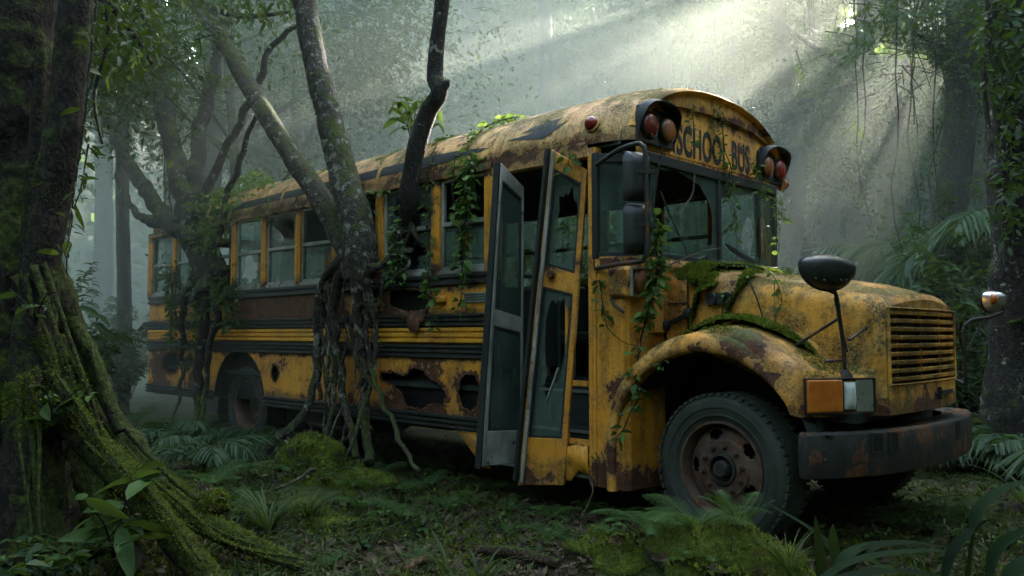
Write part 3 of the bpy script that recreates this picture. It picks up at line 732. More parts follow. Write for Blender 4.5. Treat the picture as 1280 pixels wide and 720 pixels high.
# ---- cowl and windscreen
QA, QB = (-.985, YN), (-.69, -.95)             # quarter glass plan line
b = MB()
zs = [.27, .6, 1.0, 1.4, 1.7, 1.90, 1.955]
xsC = [XD1 + .065, -.98, -.92, -.86, -.80, -.745, -.715]
b.grid([[(x, YN - .004 * noise.noise(Vector((x * 6, z * 3, 0))) + (.05 * max(0, (x + .76) / .045) ** 2), z) for x in xsC] for z in zs])
b.grid([[(-.715 + i * .012, YN + .05 + i * .2, z) for i in range(3)] for z in zs]); b.obj('cowl_panel', M['paint_cowl'], bus)
b = MB()  # cowl top / scuttle below windscreen
b.grid([[(x_, y, z_) for x_, z_ in ((-.64, 1.86), (-.62, 1.90), (-.635, 1.955), (-.70, 1.975))] for y in [-.98 + i * .2075 for i in range(11)]])
b.grid([[p + Vector((0, 0, dz)) for p in (Vector((-1.0, YN - .012, 0)), Vector((-.97, YN - .012, 0)), Vector((-.66, -.98, 0)), Vector((-.64, -.96, 0)))] for dz in (1.86, 1.90, 1.97)])
b.bb((-.70, -.95, 1.40), (-.645, 1.05, 1.87)); b.obj('scuttle', M['paint_hood'], bus, bevel=.01)
ZW0, ZW1 = 1.975, 2.695
def lerp2(a, b_, t): return (a[0] + (b_[0] - a[0]) * t, a[1] + (b_[1] - a[1]) * t)
b = MB()
for sgn in (0, 1):
    A = (QA[0], QA[1] if not sgn else 2 * YC - QA[1]); B = (QB[0], QB[1] if not sgn else 2 * YC - QB[1])
    for P in (A, lerp2(A, B, .97)): b.bar((*P, ZW0 - .02), (*P, ZW1 + .06), .045, .05)
    b.bar((*A, ZW0 + .005), (*B, ZW0 + .005), .04, .05); b.bar((*A, ZW1 + .02), (*B, ZW1 + .02), .04, .07)
b.bb((-.705, -.96, ZW0 - .02), (-.665, 1.06, ZW0 + .03)); b.bb((-.705, -.96, ZW1 - .02), (-.665, 1.06, ZW1 + .06)); b.bb((-.702, .03, ZW0 + .03), (-.667, .075, ZW1 - .02))
ws = b.obj('windscreen', M['rubber'], bus, bevel=.006)
def gl_pane(A, B, z0, z1, hole):
    V, F = holed([(0, z0), (1, z0), (1, z1), (0, z1)], hole)
    me = bpy.data.meshes.new('pane'); me.from_pydata([(*lerp2(A, B, u), z) for u, z in V], [], F); me.update(); finish('pane', me, M['glass_clean'], ws, smooth=False)
gl_pane(QA, QB, ZW0, ZW1, []); gl_pane((QA[0], 2 * YC - QA[1]), (QB[0], 2 * YC - QB[1]), ZW0, ZW1, [])
wh = ragged([(.06, 2.10), (.10, 2.5), (.14, 2.64), (.45, 2.66), (.72, 2.60), (.86, 2.47), (.92, 2.30), (.90, 2.13), (.62, 2.09), (.52, 2.17), (.40, 2.10), (.28, 2.08), (.22, 2.16), (.14, 2.06)], .012, .09, 12)
gl_pane((-.685, -.95), (-.685, .04), ZW0, ZW1, [wh])
wh2 = ragged([(.38, 2.12), (.36, 2.24), (.48, 2.42), (.56, 2.40), (.58, 2.22), (.52, 2.08)], .012, .09, 13)
wh3 = ragged([(.66, 2.08), (.64, 2.30), (.70, 2.46), (.80, 2.42), (.86, 2.2), (.80, 2.06)], .012, .09, 14)
gl_pane((-.685, .065), (-.685, 1.05), ZW0, ZW1, [wh2, wh3])
b = MB()   # wipers
b.bar((-.655, .16, 1.985), (-.655, .62, 1.99), .012, .02); b.bar((-.64, .62, 1.975), (-.655, .16, 2.11), .012, .012); b.bar((-.65, .10, 2.14), (-.65, .66, 2.005), .012, .022)
b.bar((-.64, -.35, 1.975), (-.65, -.12, 2.05), .012, .012); [q_.obj('wiper', M['rubber'], bus) for q_ in pieces(b)]

# ---- front cap with the sign
fs = .912
capo = [(YC - RW * fs * math.copysign(abs(math.cos(t)) ** (2 / RN), math.cos(t)), RZ + RH * fs * abs(math.sin(t)) ** (2 / RN)) for t in [math.pi * k / NT_ for k in range(NT_ + 1)]]
cap = [(capo[0][0], ZW1 + .04)] + capo + [(capo[-1][0], ZW1 + .04)]
rec = [(-.97, 2.775), (1.07, 2.775), (1.07, 3.10), (.62, 3.185), (.05, 3.205), (-.52, 3.185), (-.97, 3.10)]
def cap_mesh(name, outer, holes, x, mat): 
    V, F = holed(outer, holes, [(0, -1 + .12 * i) for i in range(18)]); me = bpy.data.meshes.new(name)
    me.from_pydata([(x + .035 * (1 - ((y - YC) / 1.2) ** 2), y, z) for y, z in V], [], F); me.update(); return finish(name, me, mat, bus)
cap_mesh('front_cap', cap, [rec], -.70, M['paint_cap'])
sb = cap_mesh('sign_board', rec, [], -.725, M['paint_cap'])
b = MB(); n = len(rec)
def cx_(x, y): return x + .035 * (1 - ((y - YC) / 1.2) ** 2)
def dens(poly, st=.1):
    o = []
    for (a, c), (d, e) in zip(poly, poly[1:] + poly[:1]):
        k = max(1, int(math.hypot(d - a, e - c) / st)); o += [(a + (d - a) * i / k, c + (e - c) * i / k) for i in range(k)]
    return o
rd = dens(rec); b.grid([[(cx_(x, y), y, z) for y, z in rd] for x in (-.725, -.695)], True)
# brow: rolled lip around the top of the cap
lip = [(y, z) for y, z in capo if z > 2.9]
b.grid([[(cx_(-.70, y) + dx, YC + (y - YC) * k, RZ + (z - RZ) * k) for y, z in lip] for dx, k in ((0, .93), (.03, .94), (.045, .965), (.03, .99), (-.03, 1.03), (-.06, 1.035))])
b.obj('cap_brow', M['paint_cap'], bus, ang=70)
b = MB()
for i in range(34):
    y = -1.0 + i * .064; b.lathe([(0, .012), (.008, .010), (.010, 0)], (cx_(-.70, y), y, 2.752), 'x', 6)
b.obj('rivet', M['paint_roof'], bus)
fc = bpy.data.curves.new('lettering', 'FONT'); fc.body = 'SCHOOL BUS'; fc.size = .345; fc.extrude = .002; fc.space_character = 1.08; fc.align_x = 'CENTER'; fc.offset = .007
to = bpy.data.objects.new('tmp', fc); COL.objects.link(to); bpy.context.view_layer.update()
me = bpy.data.meshes.new_from_object(to.evaluated_get(bpy.context.evaluated_depsgraph_get())); bpy.data.objects.remove(to)
xs_ = [v.co.x for v in me.vertices]; w_ = max(xs_) - min(xs_); kx = 1.16 / w_
for v in me.vertices:
    y = .035 + v.co.x * kx; v.co = Vector((cx_(-.722, y) + v.co.z + .001, y, 2.815 + v.co.y))
me.name = 'lettering'; finish('lettering', me, M['black_paint'], sb, smooth=False)

# warning lamps: hooded pairs either side of the sign
def lamp_pair(ya, yb, cols, zc):
    root = empty('warning_lamps', bus)
    b = MB(); cy = (ya + yb) / 2; hw = (yb - ya) / 2; x0 = cx_(-.70, cy)
    prof = [(cy - hw, zc - .15), (cy - hw, zc + .06), (cy - hw * .75, zc + .15), (cy, zc + .185), (cy + hw * .75, zc + .15), (cy + hw, zc + .06), (cy + hw, zc - .15)]
    pr = catmull([(0, y, z) for y, z in prof], .04)
    b.grid([[(x0 + d * max(.12, min(1, (p.z - zc + .10) / .26)), p.y, p.z + dz) for p in pr] for d, dz in ((-.02, 0), (.06, .006), (.115, -.015), (.112, -.022), (.05, -.01))]); b.obj('hood_visor', M['black_paint'], root, solid=.006)
    MB().bb((x0 - .015, ya + .01, zc - .15), (x0 + .012, yb - .01, zc + .13)).obj('lamp_plate', M['black'], root, bevel=.01)
    for k, mt in enumerate(cols):
        y = cy + (-.5 + k) * hw * .98
        b = MB().lathe([(.098, 0), (.102, .02), (.094, .035), (.088, .03)], (x0 + .014, y, zc - .01), 'x', 28); b.obj('lamp_rim', M['black'], root)
        b = MB().lathe([(.088, .03), (.08, .045), (.056, .056), (.03, .061), (0, .062)], (x0 + .014, y, zc - .01), 'x', 28); b.obj('lens', M[mt], root)
lamp_pair(-1.09, -.615, ('red', 'amber_old'), 2.965)
lamp_pair(.75, 1.23, ('amber_old', 'red'), 2.925)
# clearance lamps on the roof
def dome(c, nrm, r, mat):
    c = Vector(c); q = Vector(nrm).to_track_quat('Z', 'Y').to_matrix()
    b = MB().lathe([(r * 1.25, -.01), (r * 1.25, .02), (r * 1.05, .03)], (0, 0, 0), 'z', 18); b.v = [tuple(q @ Vector(v) + c) for v in b.v]; o = b.obj('clearance_lamp', M['paint_roof'], bus)
    b = MB().lathe([(r, .025), (r * .9, .05), (r * .55, .07), (0, .078)], (0, 0, 0), 'z', 18); b.v = [tuple(q @ Vector(v) + c) for v in b.v]; b.obj('lens', M[mat], o)
dome((-1.03, roof_y(2.985), 2.985), (.1, -1, .25), .055, 'red')
for y in (-.25, .05, .35): dome((-.78, y, 3.36 - abs(y) * .05), (.8, 0, .6), .04, 'amber_old')
dome((-.70, 1.22, 2.80), (.7, .7, 0), .05, 'amber_old')

# ---- hood
def hood_prof(hw, zt, zb, r=.14, crown=.05):
    P = [(-hw, zb)] + [(-hw, zb + (zt - r - zb) * t) for t in (.35, .7, 1)]
    P += [(-hw + r - r * math.cos(a), zt - r + r * math.sin(a)) for a in [math.pi / 2 * i / 6 for i in range(1, 7)]]
    k = [(-hw + r) * (1 - t) for t in (.25, .5, .75)]
    P += [(y, zt + crown * (1 - (y / (hw - r)) ** 2)) for y in k] + [(0, zt + crown)]
    return P + [(-y, z) for y, z in P[-2::-1]]
HS = [(-.66, .80, 1.875, 1.30), (-.5, .795, 1.86, 1.30), (-.3, .79, 1.84, 1.25), (-.05, .78, 1.81, 1.15), (.2, .765, 1.775, 1.05), (.45, .745, 1.735, .98), (.65, .725, 1.695, .90), (.76, .712, 1.665, .88), (.82, .70, 1.64, .88)]
hc = .03
G = [[(x, hc + y, z + .006 * noise.noise(Vector((x * 4, y * 4, 7)))) for y, z in hood_prof(hw, zt, zb)] for x, hw, zt, zb in HS]
pf = hood_prof(.70, 1.64, .88)
for x, k, dz in ((.865, .985, -.012), (.895, .955, -.04)):
    G.append([(x + .04 * (1 - (y / .7) ** 2), hc + y * k, (z - 1.2) * (k if z > 1.2 else 1) + 1.2 + (dz if z > 1.5 else 0)) for y, z in pf])
b = MB().grid(G)
ol = [(p[1], p[2]) for p in G[-1]]
gr = [(-.615, 1.075), (.665, 1.075), (.665, 1.555), (-.615, 1.555)]
V, F = holed(ol, [gr], [(0, -.6 + .15 * i) for i in range(9)])
b.add([(.895 + .04 * (1 - ((y - hc) / .7) ** 2), y, z) for y, z in V], F)
hood = b.obj('hood', M['paint_hood'], bus, ang=50)
def gx(y): return .895 + .04 * (1 - ((y - hc) / .7) ** 2)
b = MB(); 
b.grid([[(gx(y) + d, y, z) for y, z in dens(gr, .1)] for d in (.012, -.10)], True)
go = grow(gr, 1.02, 1, 0, 0)
b.grid([[(gx(y) + d, hc + (y - hc) * k, 1.315 + (z - 1.315) * k) for y, z in dens(gr, .1)] for k, d in ((1.0, .012), (1.025, .014), (1.05, .002))], True)
grille = b.obj('grille', M['paint_hood'], bus)
b = MB()
for i in range(9):
    z = 1.10 + i * .0535
    b.grid([[(gx(y) + dx, y, z + dz) for y in [-.612 + j * 1.274 / 14 for j in range(15)]] for dx, dz in ((.0, .017), (.008, .012), (.004, -.008), (-.02, -.014), (-.05, -.01), (-.05, .005), (0, .017))])
for q_ in pieces(b): q_.obj('slat', M['paint_hood'], grille)
b = MB()
for y in (-.44, -.05, .36): b.bar((gx(y) - .035, y, 1.08), (gx(y) - .035, y, 1.55), .02, .02)
for q_ in pieces(b): q_.obj('slat_support', M['paint_hood'], grille)
MB().bb((.78, -.61, 1.07), (.80, .66, 1.56)).obj('radiator', M['black'], grille)
b = MB(); yb_ = .16; b.bb((gx(.3) + .002, yb_, .965), (gx(.3) + .014, .50, 1.0)); b.bar((gx(.18) + .014, yb_ + .03, .94), (gx(.18) + .014, yb_ + .03, 1.025), .012, .03); b.bb((gx(.3) + .002, yb_ - .03, .975), (gx(.3) + .013, yb_, .99)); b.obj('badge', M['black_plastic'], hood, bevel=.004)
b = MB(); b.grid([[(x, hc + s_ * (.81), z) for z in (1.30, 1.87)] for s_ in (-1,) for x in (-.47, -.455)]); b.obj('hood_seam', M['black'], hood)
MB().bb((-.63, hc - .803, 1.615), (-.47, hc - .80, 1.625)).obj('hood_seam', M['black'], hood)
# rubber latch
b = MB(); la, lb = side(818, 414, -.80), side(861, 392, -.80)
b.bar(la, lb, .028, .03)
for p, r in ((la, .055), (lb, .045), (side(829, 407, -.8), .05)): b.lathe([(0, -.045), (r * .7, -.04), (r, -.01), (r, .03)], p, 'y', 14)
b.obj('hood_latch', M['rubber'], hood, bevel=.004)
b = MB(); p = side(902, 373, -.79); 
for dx in (-.08, .05): b.lathe([(.015, -.02), (.045, -.02), (.05, 0), (.05, .02)], p + Vector((dx, 0, 0)), 'y', 12)
b.bb((p.x - .12, p.y - .005, p.z - .04), (p.x + .09, p.y + .02, p.z + .04)); b.obj('hood_hinge', M['black'], hood)

# ---- fenders (wings) with wheel arches
ACX, ACZ, AR = -.10, .56, .715
def ft(x):
    T = [(-.80, .86), (-.70, 1.00), (-.58, 1.16), (-.43, 1.295), (-.2, 1.41), (.02, 1.445), (.2, 1.41), (.36, 1.325), (.5, 1.235), (.62, 1.17), (.85, 1.135)]
    for (a, c), (d, e) in zip(T, T[1:]):
        if x <= d: t = max(0, (x - a) / (d - a)); t = t * t * (3 - 2 * t) * .4 + t * .6; return c + (e - c) * t
    return T[-1][1]
def archz(x):
    d = AR ** 2 - (x - ACX) ** 2; return ACZ + math.sqrt(d) if d > 0 else ACZ
plan = []
for i in range(34):
    a = math.pi * (1 - i / 33 * .985) ; x = ACX + AR * math.cos(a)
    if x < .50: plan.append((x - .0, YN, archz(x)))
plan = [(ACX - AR, YN, .52)] + plan[1:]
ex = [(.515, -1.197, .90), (.545, -1.175, .885), (.57, -1.14, .88), (.62, -1.065, .88), (.70, -.945, .88), (.78, -.825, .88), (.835, -.735, .88), (.85, -.69, .88)]
plan = [p for p in plan if p[0] < .505] + ex
def fender(mirror):
    rows = []; 
    for x, y, zl in plan:
        zt = max(ft(x), zl + .06); row = []; yi = -.74
        r = min(.11, (zt - zl) * .6, max(.01, (yi - y) * .8))
        nx = 0
        lipd = .0 if x > .5 else .018
        row.append((x, y + .07, zl + .005)); row.append((x, y - lipd * .2, zl)); row.append((x, y - lipd, zl + .025 if x < .5 else zl + .03))
        row.append((x, y - lipd * .5, zl + (zt - r - zl) * .5 + .01)); row.append((x, y, zt - r))
        for k in range(1, 6):
            a = math.pi / 2 * k / 5; row.append((x, y + r - r * math.cos(a), zt - r + r * math.sin(a)))
        ya = y + r
        for t in (.3, .6, .85, 1): row.append((x, ya + (yi + .03 - ya) * t, zt + .035 * t + (.05 * max(0, t - .8) / .2 if x < .5 else 0)))
        if mirror: row = [(p[0], 2 * YC - p[1], p[2]) for p in row]
        rows.append([(p[0], p[1] + .005 * noise.noise(Vector((p[0] * 5, p[1] * 5, p[2] * 5))), p[2]) for p in rows_fix(row)])
    b = MB().grid(rows)
    o = b.obj('fender', M['paint_fender'], bus, ang=55)
    w = MB(); s_ = (lambda y: 2 * YC - y) if mirror else (lambda y: y)
    aa = [math.pi - i * math.pi * .97 / 24 for i in range(25)]
    w.grid([[(ACX + (AR + .02) * math.cos(a), s_(y), ACZ + (AR + .02) * math.sin(a)) for a in aa] for y in (YN + .06, YN + .5, -.30)])
    w.bb((ACX - AR, s_(-.32), .5), (.55, s_(-.28), 1.3)); w.bb((.56, s_(-1.0), .55), (.60, s_(-.3), 1.05)); w.obj('wheel_well', M['interior'], o)
    return o
def rows_fix(r): return r
fend = fender(False); fender(True)
cv = [(ACX - AR, .26 + i * .05) for i in range(6)] + [(ACX + AR * math.cos(a), ACZ + AR * math.sin(a)) for a in [math.pi - i * math.pi * .825 / 36 for i in range(37)]]
rows = []
for i, (x, z) in enumerate(cv):
    dx, dz = (x - ACX, z - ACZ) if z > ACZ else (-1, 0); l_ = math.hypot(dx, dz); dx, dz = dx / l_, dz / l_
    wb = (.75 + .35 * max(0, dz)) * (1 if i < len(cv) - 9 else (len(cv) - 1 - i) / 9 * .9 + .1); j = noise.noise(Vector((x * 5, z * 5, 3))) * .006
    rows.append([(x + dx * r_ * wb, y_ + j, z + dz * r_ * wb) for r_, y_ in [(r__, YN + (y__ - YN) * (1 if i < len(cv) - 9 else ((len(cv) - 1 - i) / 9 * .8 + .2))) for r__, y__ in ((-.005, YN + .06), (-.004, YN - .02), (.008, YN - .036), (.035, YN - .044), (.07, YN - .036), (.10, YN - .014), (.115, YN + .02))]])
lip_ = MB().grid(rows).obj('fender_lip', M['paint_fender'], fend, ang=70)
b = MB()  # pale rubbed lip
# headlight units on the swept corners
def headlight(mirror):
    A = Vector((.585, -1.135, 0)); B = Vector((.845, -.735, 0)); t = (B - A).normalized(); n = Vector((t.y * -1 if False else -t.y, t.x, 0)); n = Vector((t.y, -t.x, 0)); L = (B - A).length
    def P(u, d, z):
        p = A + t * (u * L) + n * d; p.z = z
        return Vector((p.x, 2 * YC - p.y, p.z)) if mirror else p
    def blk(b, u0, u1, z0, z1, d0, d1): b.add([P(u, d, z) for u in (u0, u1) for d in (d0, d1) for z in (z0, z1)], [(0, 1, 3, 2), (4, 6, 7, 5), (0, 4, 5, 1), (2, 3, 7, 6), (0, 2, 6, 4), (1, 5, 7, 3)])
    root = empty('headlight', bus)
    b = MB(); za, zb = .905, 1.115
    for a in ((-.008, .0, za - .004, zb + .004), (1.0, 1.010, za - .004, zb + .004), (0, 1, za - .005, za), (0, 1, zb, zb + .005), (.526, .540, za, zb)): blk(b, *a, -.03, .016)
    blk(b, 0, 1, za, zb, -.03, -.012); b.obj('bezel', M['black'], root, bevel=.004)
    b = MB(); blk(b, .004, .522, za + .003, zb - .003, -.01, .024); b.obj('turn_signal', M['amber'], root, bevel=.012)
    b = MB(); blk(b, .735, .995, za + .004, zb - .004, -.01, .004); b.obj('reflector', M['chrome'], root, bevel=.004)
    b = MB(); G_ = []
    for i in range(9):
        for_ = []
        for j in range(9):
            u, v = i / 8 * 2 - 1, j / 8 * 2 - 1; for_.append(P(.64 + u * .085, .006 + .03 * (1 - u ** 4) * (1 - v ** 4), (za + zb) / 2 + v * .085))
        G_.append(for_)
    b.grid(G_); b.obj('head_lamp', M['clear'], root)
headlight(False); headlight(True)

# bumper
pl = [(.545, -1.12), (.555, -1.165), (.60, -1.165), (.67, -1.09), (.76, -.93), (.88, -.66), (.955, -.33), (.99, .05), (.985, .45), (.95, .80), (.90, 1.05), (.84, 1.22), (.76, 1.30), (.5, 1.32)]
plc = [Vector((p[0], p[1], 0)) for p in catmull([(a, c, 0) for a, c in pl], .06)]
def nrm2(i):
    t = (plc[min(i + 1, len(plc) - 1)] - plc[max(i - 1, 0)]).normalized(); return Vector((t.y, -t.x, 0))
prof = [(-.20, .785), (-.07, .792), (-.015, .802), (0, .792), (.006, .775), (.010, .68), (.004, .545), (-.005, .522), (-.03, .515), (-.07, .52)]
BZ = -.008
b = MB(); b.grid([[plc[i] + nrm2(i) * d + Vector((0, 0, z + BZ)) for d, z in prof] for i in range(len(plc))]); bump = b.obj('bumper', M['bumper'], bus)
b = MB(); fr_ = MB()
for px, w in ((1093, .045), (1115, .042), (1180, .03), (1194, .03)):
    pt = min(range(len(plc)), key=lambda i: abs(640 + FPX * (plc[i] - CAM).dot(RT) / (plc[i] + Vector((0, 0, .7)) - CAM).dot(FW) - px))
    c = plc[pt]; n_ = nrm2(pt); t_ = Vector((-n_.y, n_.x, 0)); Mx = Matrix((t_, n_, Vector((0, 0, 1)))).transposed()
    b.box(c + n_ * .006 + Vector((0, 0, .715)), (w * 1.9, .016, .105), Mx)  # solid near-black block on the bumper face, painted shade of an opening
    for dz in (-.058, .058): fr_.box(c + n_ * .010 + Vector((0, 0, .715 + dz)), (w * 2.2, .014, .012), Mx)
    for dt in (-w, w): fr_.box(c + n_ * .010 + t_ * dt + Vector((0, 0, .715)), (.012, .014, .106), Mx)
[q_.obj('tow_opening_shade', M['shade_black'], bump) for q_ in pieces(b)]; [q_.obj('opening_frame', M['bumper'], bump) for q_ in pieces(fr_)]
MB().bb((.50, -.9, .84), (.80, .95, .90)).obj('bumper_gap_shade', M['shade_black'], bus)  # filler block added here, shade between hood and bumper given as colour

# marker light on the cowl corner
b = MB(); b.bb((-.86, YN - .035, 1.655), (-.655, -.99, 1.885)); mk = b.obj('marker_light', M['paint_hood'], bus, bevel=.03)
b = MB(); b.bb((-.655, YN - .028, 1.665), (-.635, YN - .02, 1.875)); b.bb((-.655, -1.01, 1.665), (-.635, -1.0, 1.875)); b.bb((-.655, YN - .02, 1.865), (-.61, -1.01, 1.875)); b.bb((-.655, YN - .02, 1.665), (-.635, -1.01, 1.675)); b.obj('lamp_shroud', M['alu'], mk)
b = MB().lathe([(.085, 0), (.08, .03), (.055, .05), (.02, .06), (0, .061)], (-.65, -1.112, 1.77), 'x', 24); b.v = [(x, -1.112 + (y + 1.112) * .98, 1.77 + (z - 1.77) * 1.1) for x, y, z in b.v]; b.obj('lens', M['amber_old'], mk)
b = MB().tube([(-.84, YN - .02, 1.655), (-.78, YN - .05, 1.60), (-.70, YN - .05, 1.55)], .012, 6); b.obj('cable', M['rubber'], mk)

# side mirrors: black twin housing on a tube frame at the near corner
root = empty('side_mirror', bus)
fr = [(-.96, -1.22, 2.66), (-.62, -1.38, 2.70), (-.44, -1.40, 2.705), (-.40, -1.40, 2.67), (-.385, -1.40, 2.35), (-.39, -1.40, 1.94), (-.42, -1.40, 1.89), (-.62, -1.38, 1.885), (-.97, -1.22, 1.88)]
MB().tube(catmull(fr, .05), .017, 8).obj('mirror_frame', M['bumper'], root)
for za, zb in ((2.30, 2.645), (1.935, 2.285)):
    b = MB(); q0 = Vector((-.50, -1.515, 0)); q1 = Vector((-.43, -1.33, 0))
    G_ = []
    for i in range(9):
        row = []
        for j in range(9):
            u, v = i / 8 * 2 - 1, j / 8 * 2 - 1; bulge = .065 * (1 - abs(u) ** 9) * (1 - abs(v) ** 9)
            p = q0.lerp(q1, i / 8); row.append((p.x + bulge, p.y - bulge * .15, za + (zb - za) * j / 8))
        G_.append(row)
    b.grid(G_); b.grid([[(p[0] - .0, p[1], p[2]) for p in r] for r in (G_[0], G_[-1])]); h_ = b.obj('mirror_housing', M['black_plastic'], root, ang=80)
    MB().bar((-.44, -1.49, za + .20), (-.355, -1.345, za + .20), .03, .028).obj('clamp', M['black'], h_)

# crossover mirrors at the front corners
def bowl(c, r, rz, ang, mats, parent):
    root = empty('convex_mirror', parent); G_ = []
    for i in range(13):
        u = i / 12; row = []
        for k in range(33):
            a = 2 * math.pi * k / 32; rr = math.cos(u * math.pi / 2) ** .75
            y = r * rr * math.cos(a); z = rz * rr * math.sin(a) * (1.0 if math.sin(a) < 0 else .45)
            row.append((.13 * math.sin(u * math.pi / 2), y, z))
        G_.append(row)
    mt = Matrix.Rotation(ang, 3, 'Z'); tl = Matrix.Rotation(-.10, 3, 'X')
    b = MB().grid(G_); b.v = [tuple(Vector(c) + mt @ (tl @ Vector(v))) for v in b.v]; b.obj('mirror_shell', M[mats[0]], root, ang=80)
    b = MB().tube([Vector(c) + mt @ (tl @ Vector(v)) for v in [(0, r * .99 * math.cos(a), rz * .99 * math.sin(a) * (1 if math.sin(a) < 0 else .45)) for a in [2 * math.pi * k / 32 for k in range(33)]]], .012, 6); b.obj('mirror_rim', M[mats[1]], root)
    b = MB(); rnd = random.Random(4)
    for _ in range(16):
        u = rnd.uniform(.25, .7); a = rnd.uniform(0, 2 * math.pi); rr = math.cos(u * math.pi / 2) ** .75
        p = Vector(c) + mt @ (tl @ Vector((.13 * math.sin(u * math.pi / 2) + .001, r * rr * math.cos(a), rz * rr * math.sin(a) * (1 if math.sin(a) < 0 else .45))))
        b.lathe([(0, .003), (.004, .002), (.005, -.004)], p, 'x', 6)
    tag(b.obj('paint_chips', M['plate'], root), kind='stuff')
    return root
mroot = empty('mirror_arm', bus)
D0 = 5.17
bs = at(1056, 462, 5.12)
b = MB(); b.tube(catmull([bs, at(1054, 430, 5.10), at(1049, 395, 5.06), at(1044, 366, 5.03), at(1030, 360, 5.0), at(1012, 350, 4.98), at(1016, 338, 4.95), at(1040, 338, 4.95)], .05), .014, 8)
b.tube([at(991, 434, 5.34), at(1047, 399, 5.08)], .010, 6); b.tube([at(1062, 425, 5.10), at(1096, 400, 5.28)], .009, 6)
b.tube([at(1043, 372, 5.04), at(1059, 440, 5.11)], .007, 6)
b.lathe([(.05, 0), (.045, .03), (.02, .06)], bs - Vector((0, 0, .06)), 'z', 12); b.lathe([(.03, 0), (.03, .02)], at(991, 436, 5.34), 'z', 10)
b.tube([at(1030, 452, 5.14), at(1054, 450, 5.12)], .012, 6)
b.obj('arm_tube', M['bumper'], mroot)
bowl(at(1033, 333, 4.99), .178, .145, -.62, ('black_plastic', 'rubber'), mroot)
# far-side arm
mroot = empty('mirror_arm', bus)
b = MB(); df = 6.55
b.tube(catmull([at(1206, 480, 6.5), at(1206, 440, 6.5), at(1205, 408, 6.5), at(1214, 400, 6.5), at(1240, 396, 6.5), at(1254, 390, 6.5), at(1254, 382, 6.5), at(1246, 374, 6.5)], .05), .012, 8)
b.tube([at(1208, 440, 6.5), at(1230, 398, 6.5)], .008, 6); b.tube([at(1193, 400, 6.4), at(1206, 445, 6.5)], .010, 6); b.tube([at(1206, 480, 6.5), Vector((.6, 1.25, 1.1))], .014, 6)
b.obj('arm_tube', M['bumper'], mroot)
bowl(at(1237, 372, 6.5), .085, .115, -.55, ('chrome', 'rubber'), mroot)
MB().lathe([(.045, 0), (.035, .03), (0, .05)], at(1240, 374, 6.36), 'x', 14).obj('lens', M['amber'], mroot)

# ---- wheels
def wheel(loc, steer, side_, dual=False, r=.50, w=.26):
    root = empty('wheel', bus, loc, (0, 0, steer)); s_ = side_
    tw = w / 2
    prof = [(.305, -tw * .80), (.33, -tw * .92), (.38, -tw * 1.03), (.435, -tw * 1.05), (.470, -tw * .98), (.488, -tw * .86), (.492, -tw * .70), (r, -tw * .62), (r, tw * .62), (.492, tw * .70), (.488, tw * .86), (.47, tw * .98), (.42, tw * 1.04), (.33, tw * .9), (.30, tw * .8)]
    def put(b, name, mat, par, **k):
        if s_ > 0: b.v = [(x, -y, z) for x, y, z in b.v]
        return b.obj(name, mat, par, **k)
    b = MB().lathe([(rr * r / .5, h) for rr, h in prof], n=72)
    # tread blocks and sidewall ribs
    for k in range(56):
        a = 2 * math.pi * k / 56
        for j, yy in enumerate((-tw * .78, tw * .78)):
            aa = a + j * .06; c, s2 = math.cos(aa), math.sin(aa); Mx = Matrix(((c, 0, -s2), (0, 1, 0), (s2, 0, c)))
            b.box((c * (r - .006), yy, s2 * (r - .006)), (.018, .062, .036), Mx)
    b.lathe([(.40, -tw * 1.05), (.405, -tw * 1.09), (.42, -tw * 1.09), (.425, -tw * 1.05)], n=72); b.lathe([(.345, -tw * .96), (.35, -tw * 1.02), (.36, -tw * 1.03), (.365, -tw * .99)], n=72)
    put(b, 'tyre', M['tyre'], root, ang=30)
    b = MB().lathe([(.318, -tw * .86), (.318, -tw * .98), (.302, -tw * .98), (.292, -tw * .80), (.285, -.03), (.285, tw * .8)], n=56); put(b, 'rim_flange', M['rim'], root, ang=50)
    # dished disc with hand holes
    d0 = -.075 if not dual else .05
    NH = 5; na = 96; rad = [.286, .270, .255, .24, .225, .21, .195, .185, .165, .14, .11, .085]
    def dy(rr): return d0 + (.045 if rr > .275 else 0) + (.0 if rr > .19 else -.012) + max(0, (rr - .19)) * .35
    V = []; F = []
    for i, rr in enumerate(rad):
        for k in range(na):
            a = 2 * math.pi * k / na; V.append((rr * math.cos(a), dy(rr), rr * math.sin(a)))
    for i in range(len(rad) - 1):
        for k in range(na):
            a = (k + .5) / na * NH; fr2 = abs((a % 1) - .5) * 2 * (math.pi / NH) * .5 * (rad[i] + rad[i + 1]) ; rm = (rad[i] + rad[i + 1]) / 2
            if (fr2 / .052) ** 2 + ((rm - .2325) / .032) ** 2 < 1: continue
            k2 = (k + 1) % na; F.append((i * na + k, i * na + k2, (i + 1) * na + k2, (i + 1) * na + k))
    b = MB().add(V, F); put(b, 'rim', M['rim'], root, solid=.006)
    b = MB(); bd = d0 - .012
    for k in range(10):
        a = 2 * math.pi * (k + .3) / 10; c = (.150 * math.cos(a), bd, .150 * math.sin(a)); b.lathe([(0, -.042), (.012, -.042), (.013, -.022), (.020, -.022), (.021, 0)], c, 'y', 6)
    [put(q_, 'wheel_nut', M['rim'], root) for q_ in pieces(b)]
    b = MB().lathe([(.105, bd + .01), (.105, bd - .02), (.088, bd - .025), (.08, bd + .03), (.06, bd + .035), (.055, bd - .03), (.045, bd - .045), (0, bd - .047)], n=32); put(b, 'hub', M['bumper'], root)
    MB().lathe([(.0, .06), (.28, .06), (.285, .10)], n=32).obj('brake_drum', M['interior'], root)
    return root
wheel((.0, -1.015, .50), R_(-4), -1)
wheel((.0, 1.10, .50), R_(-4), 1)
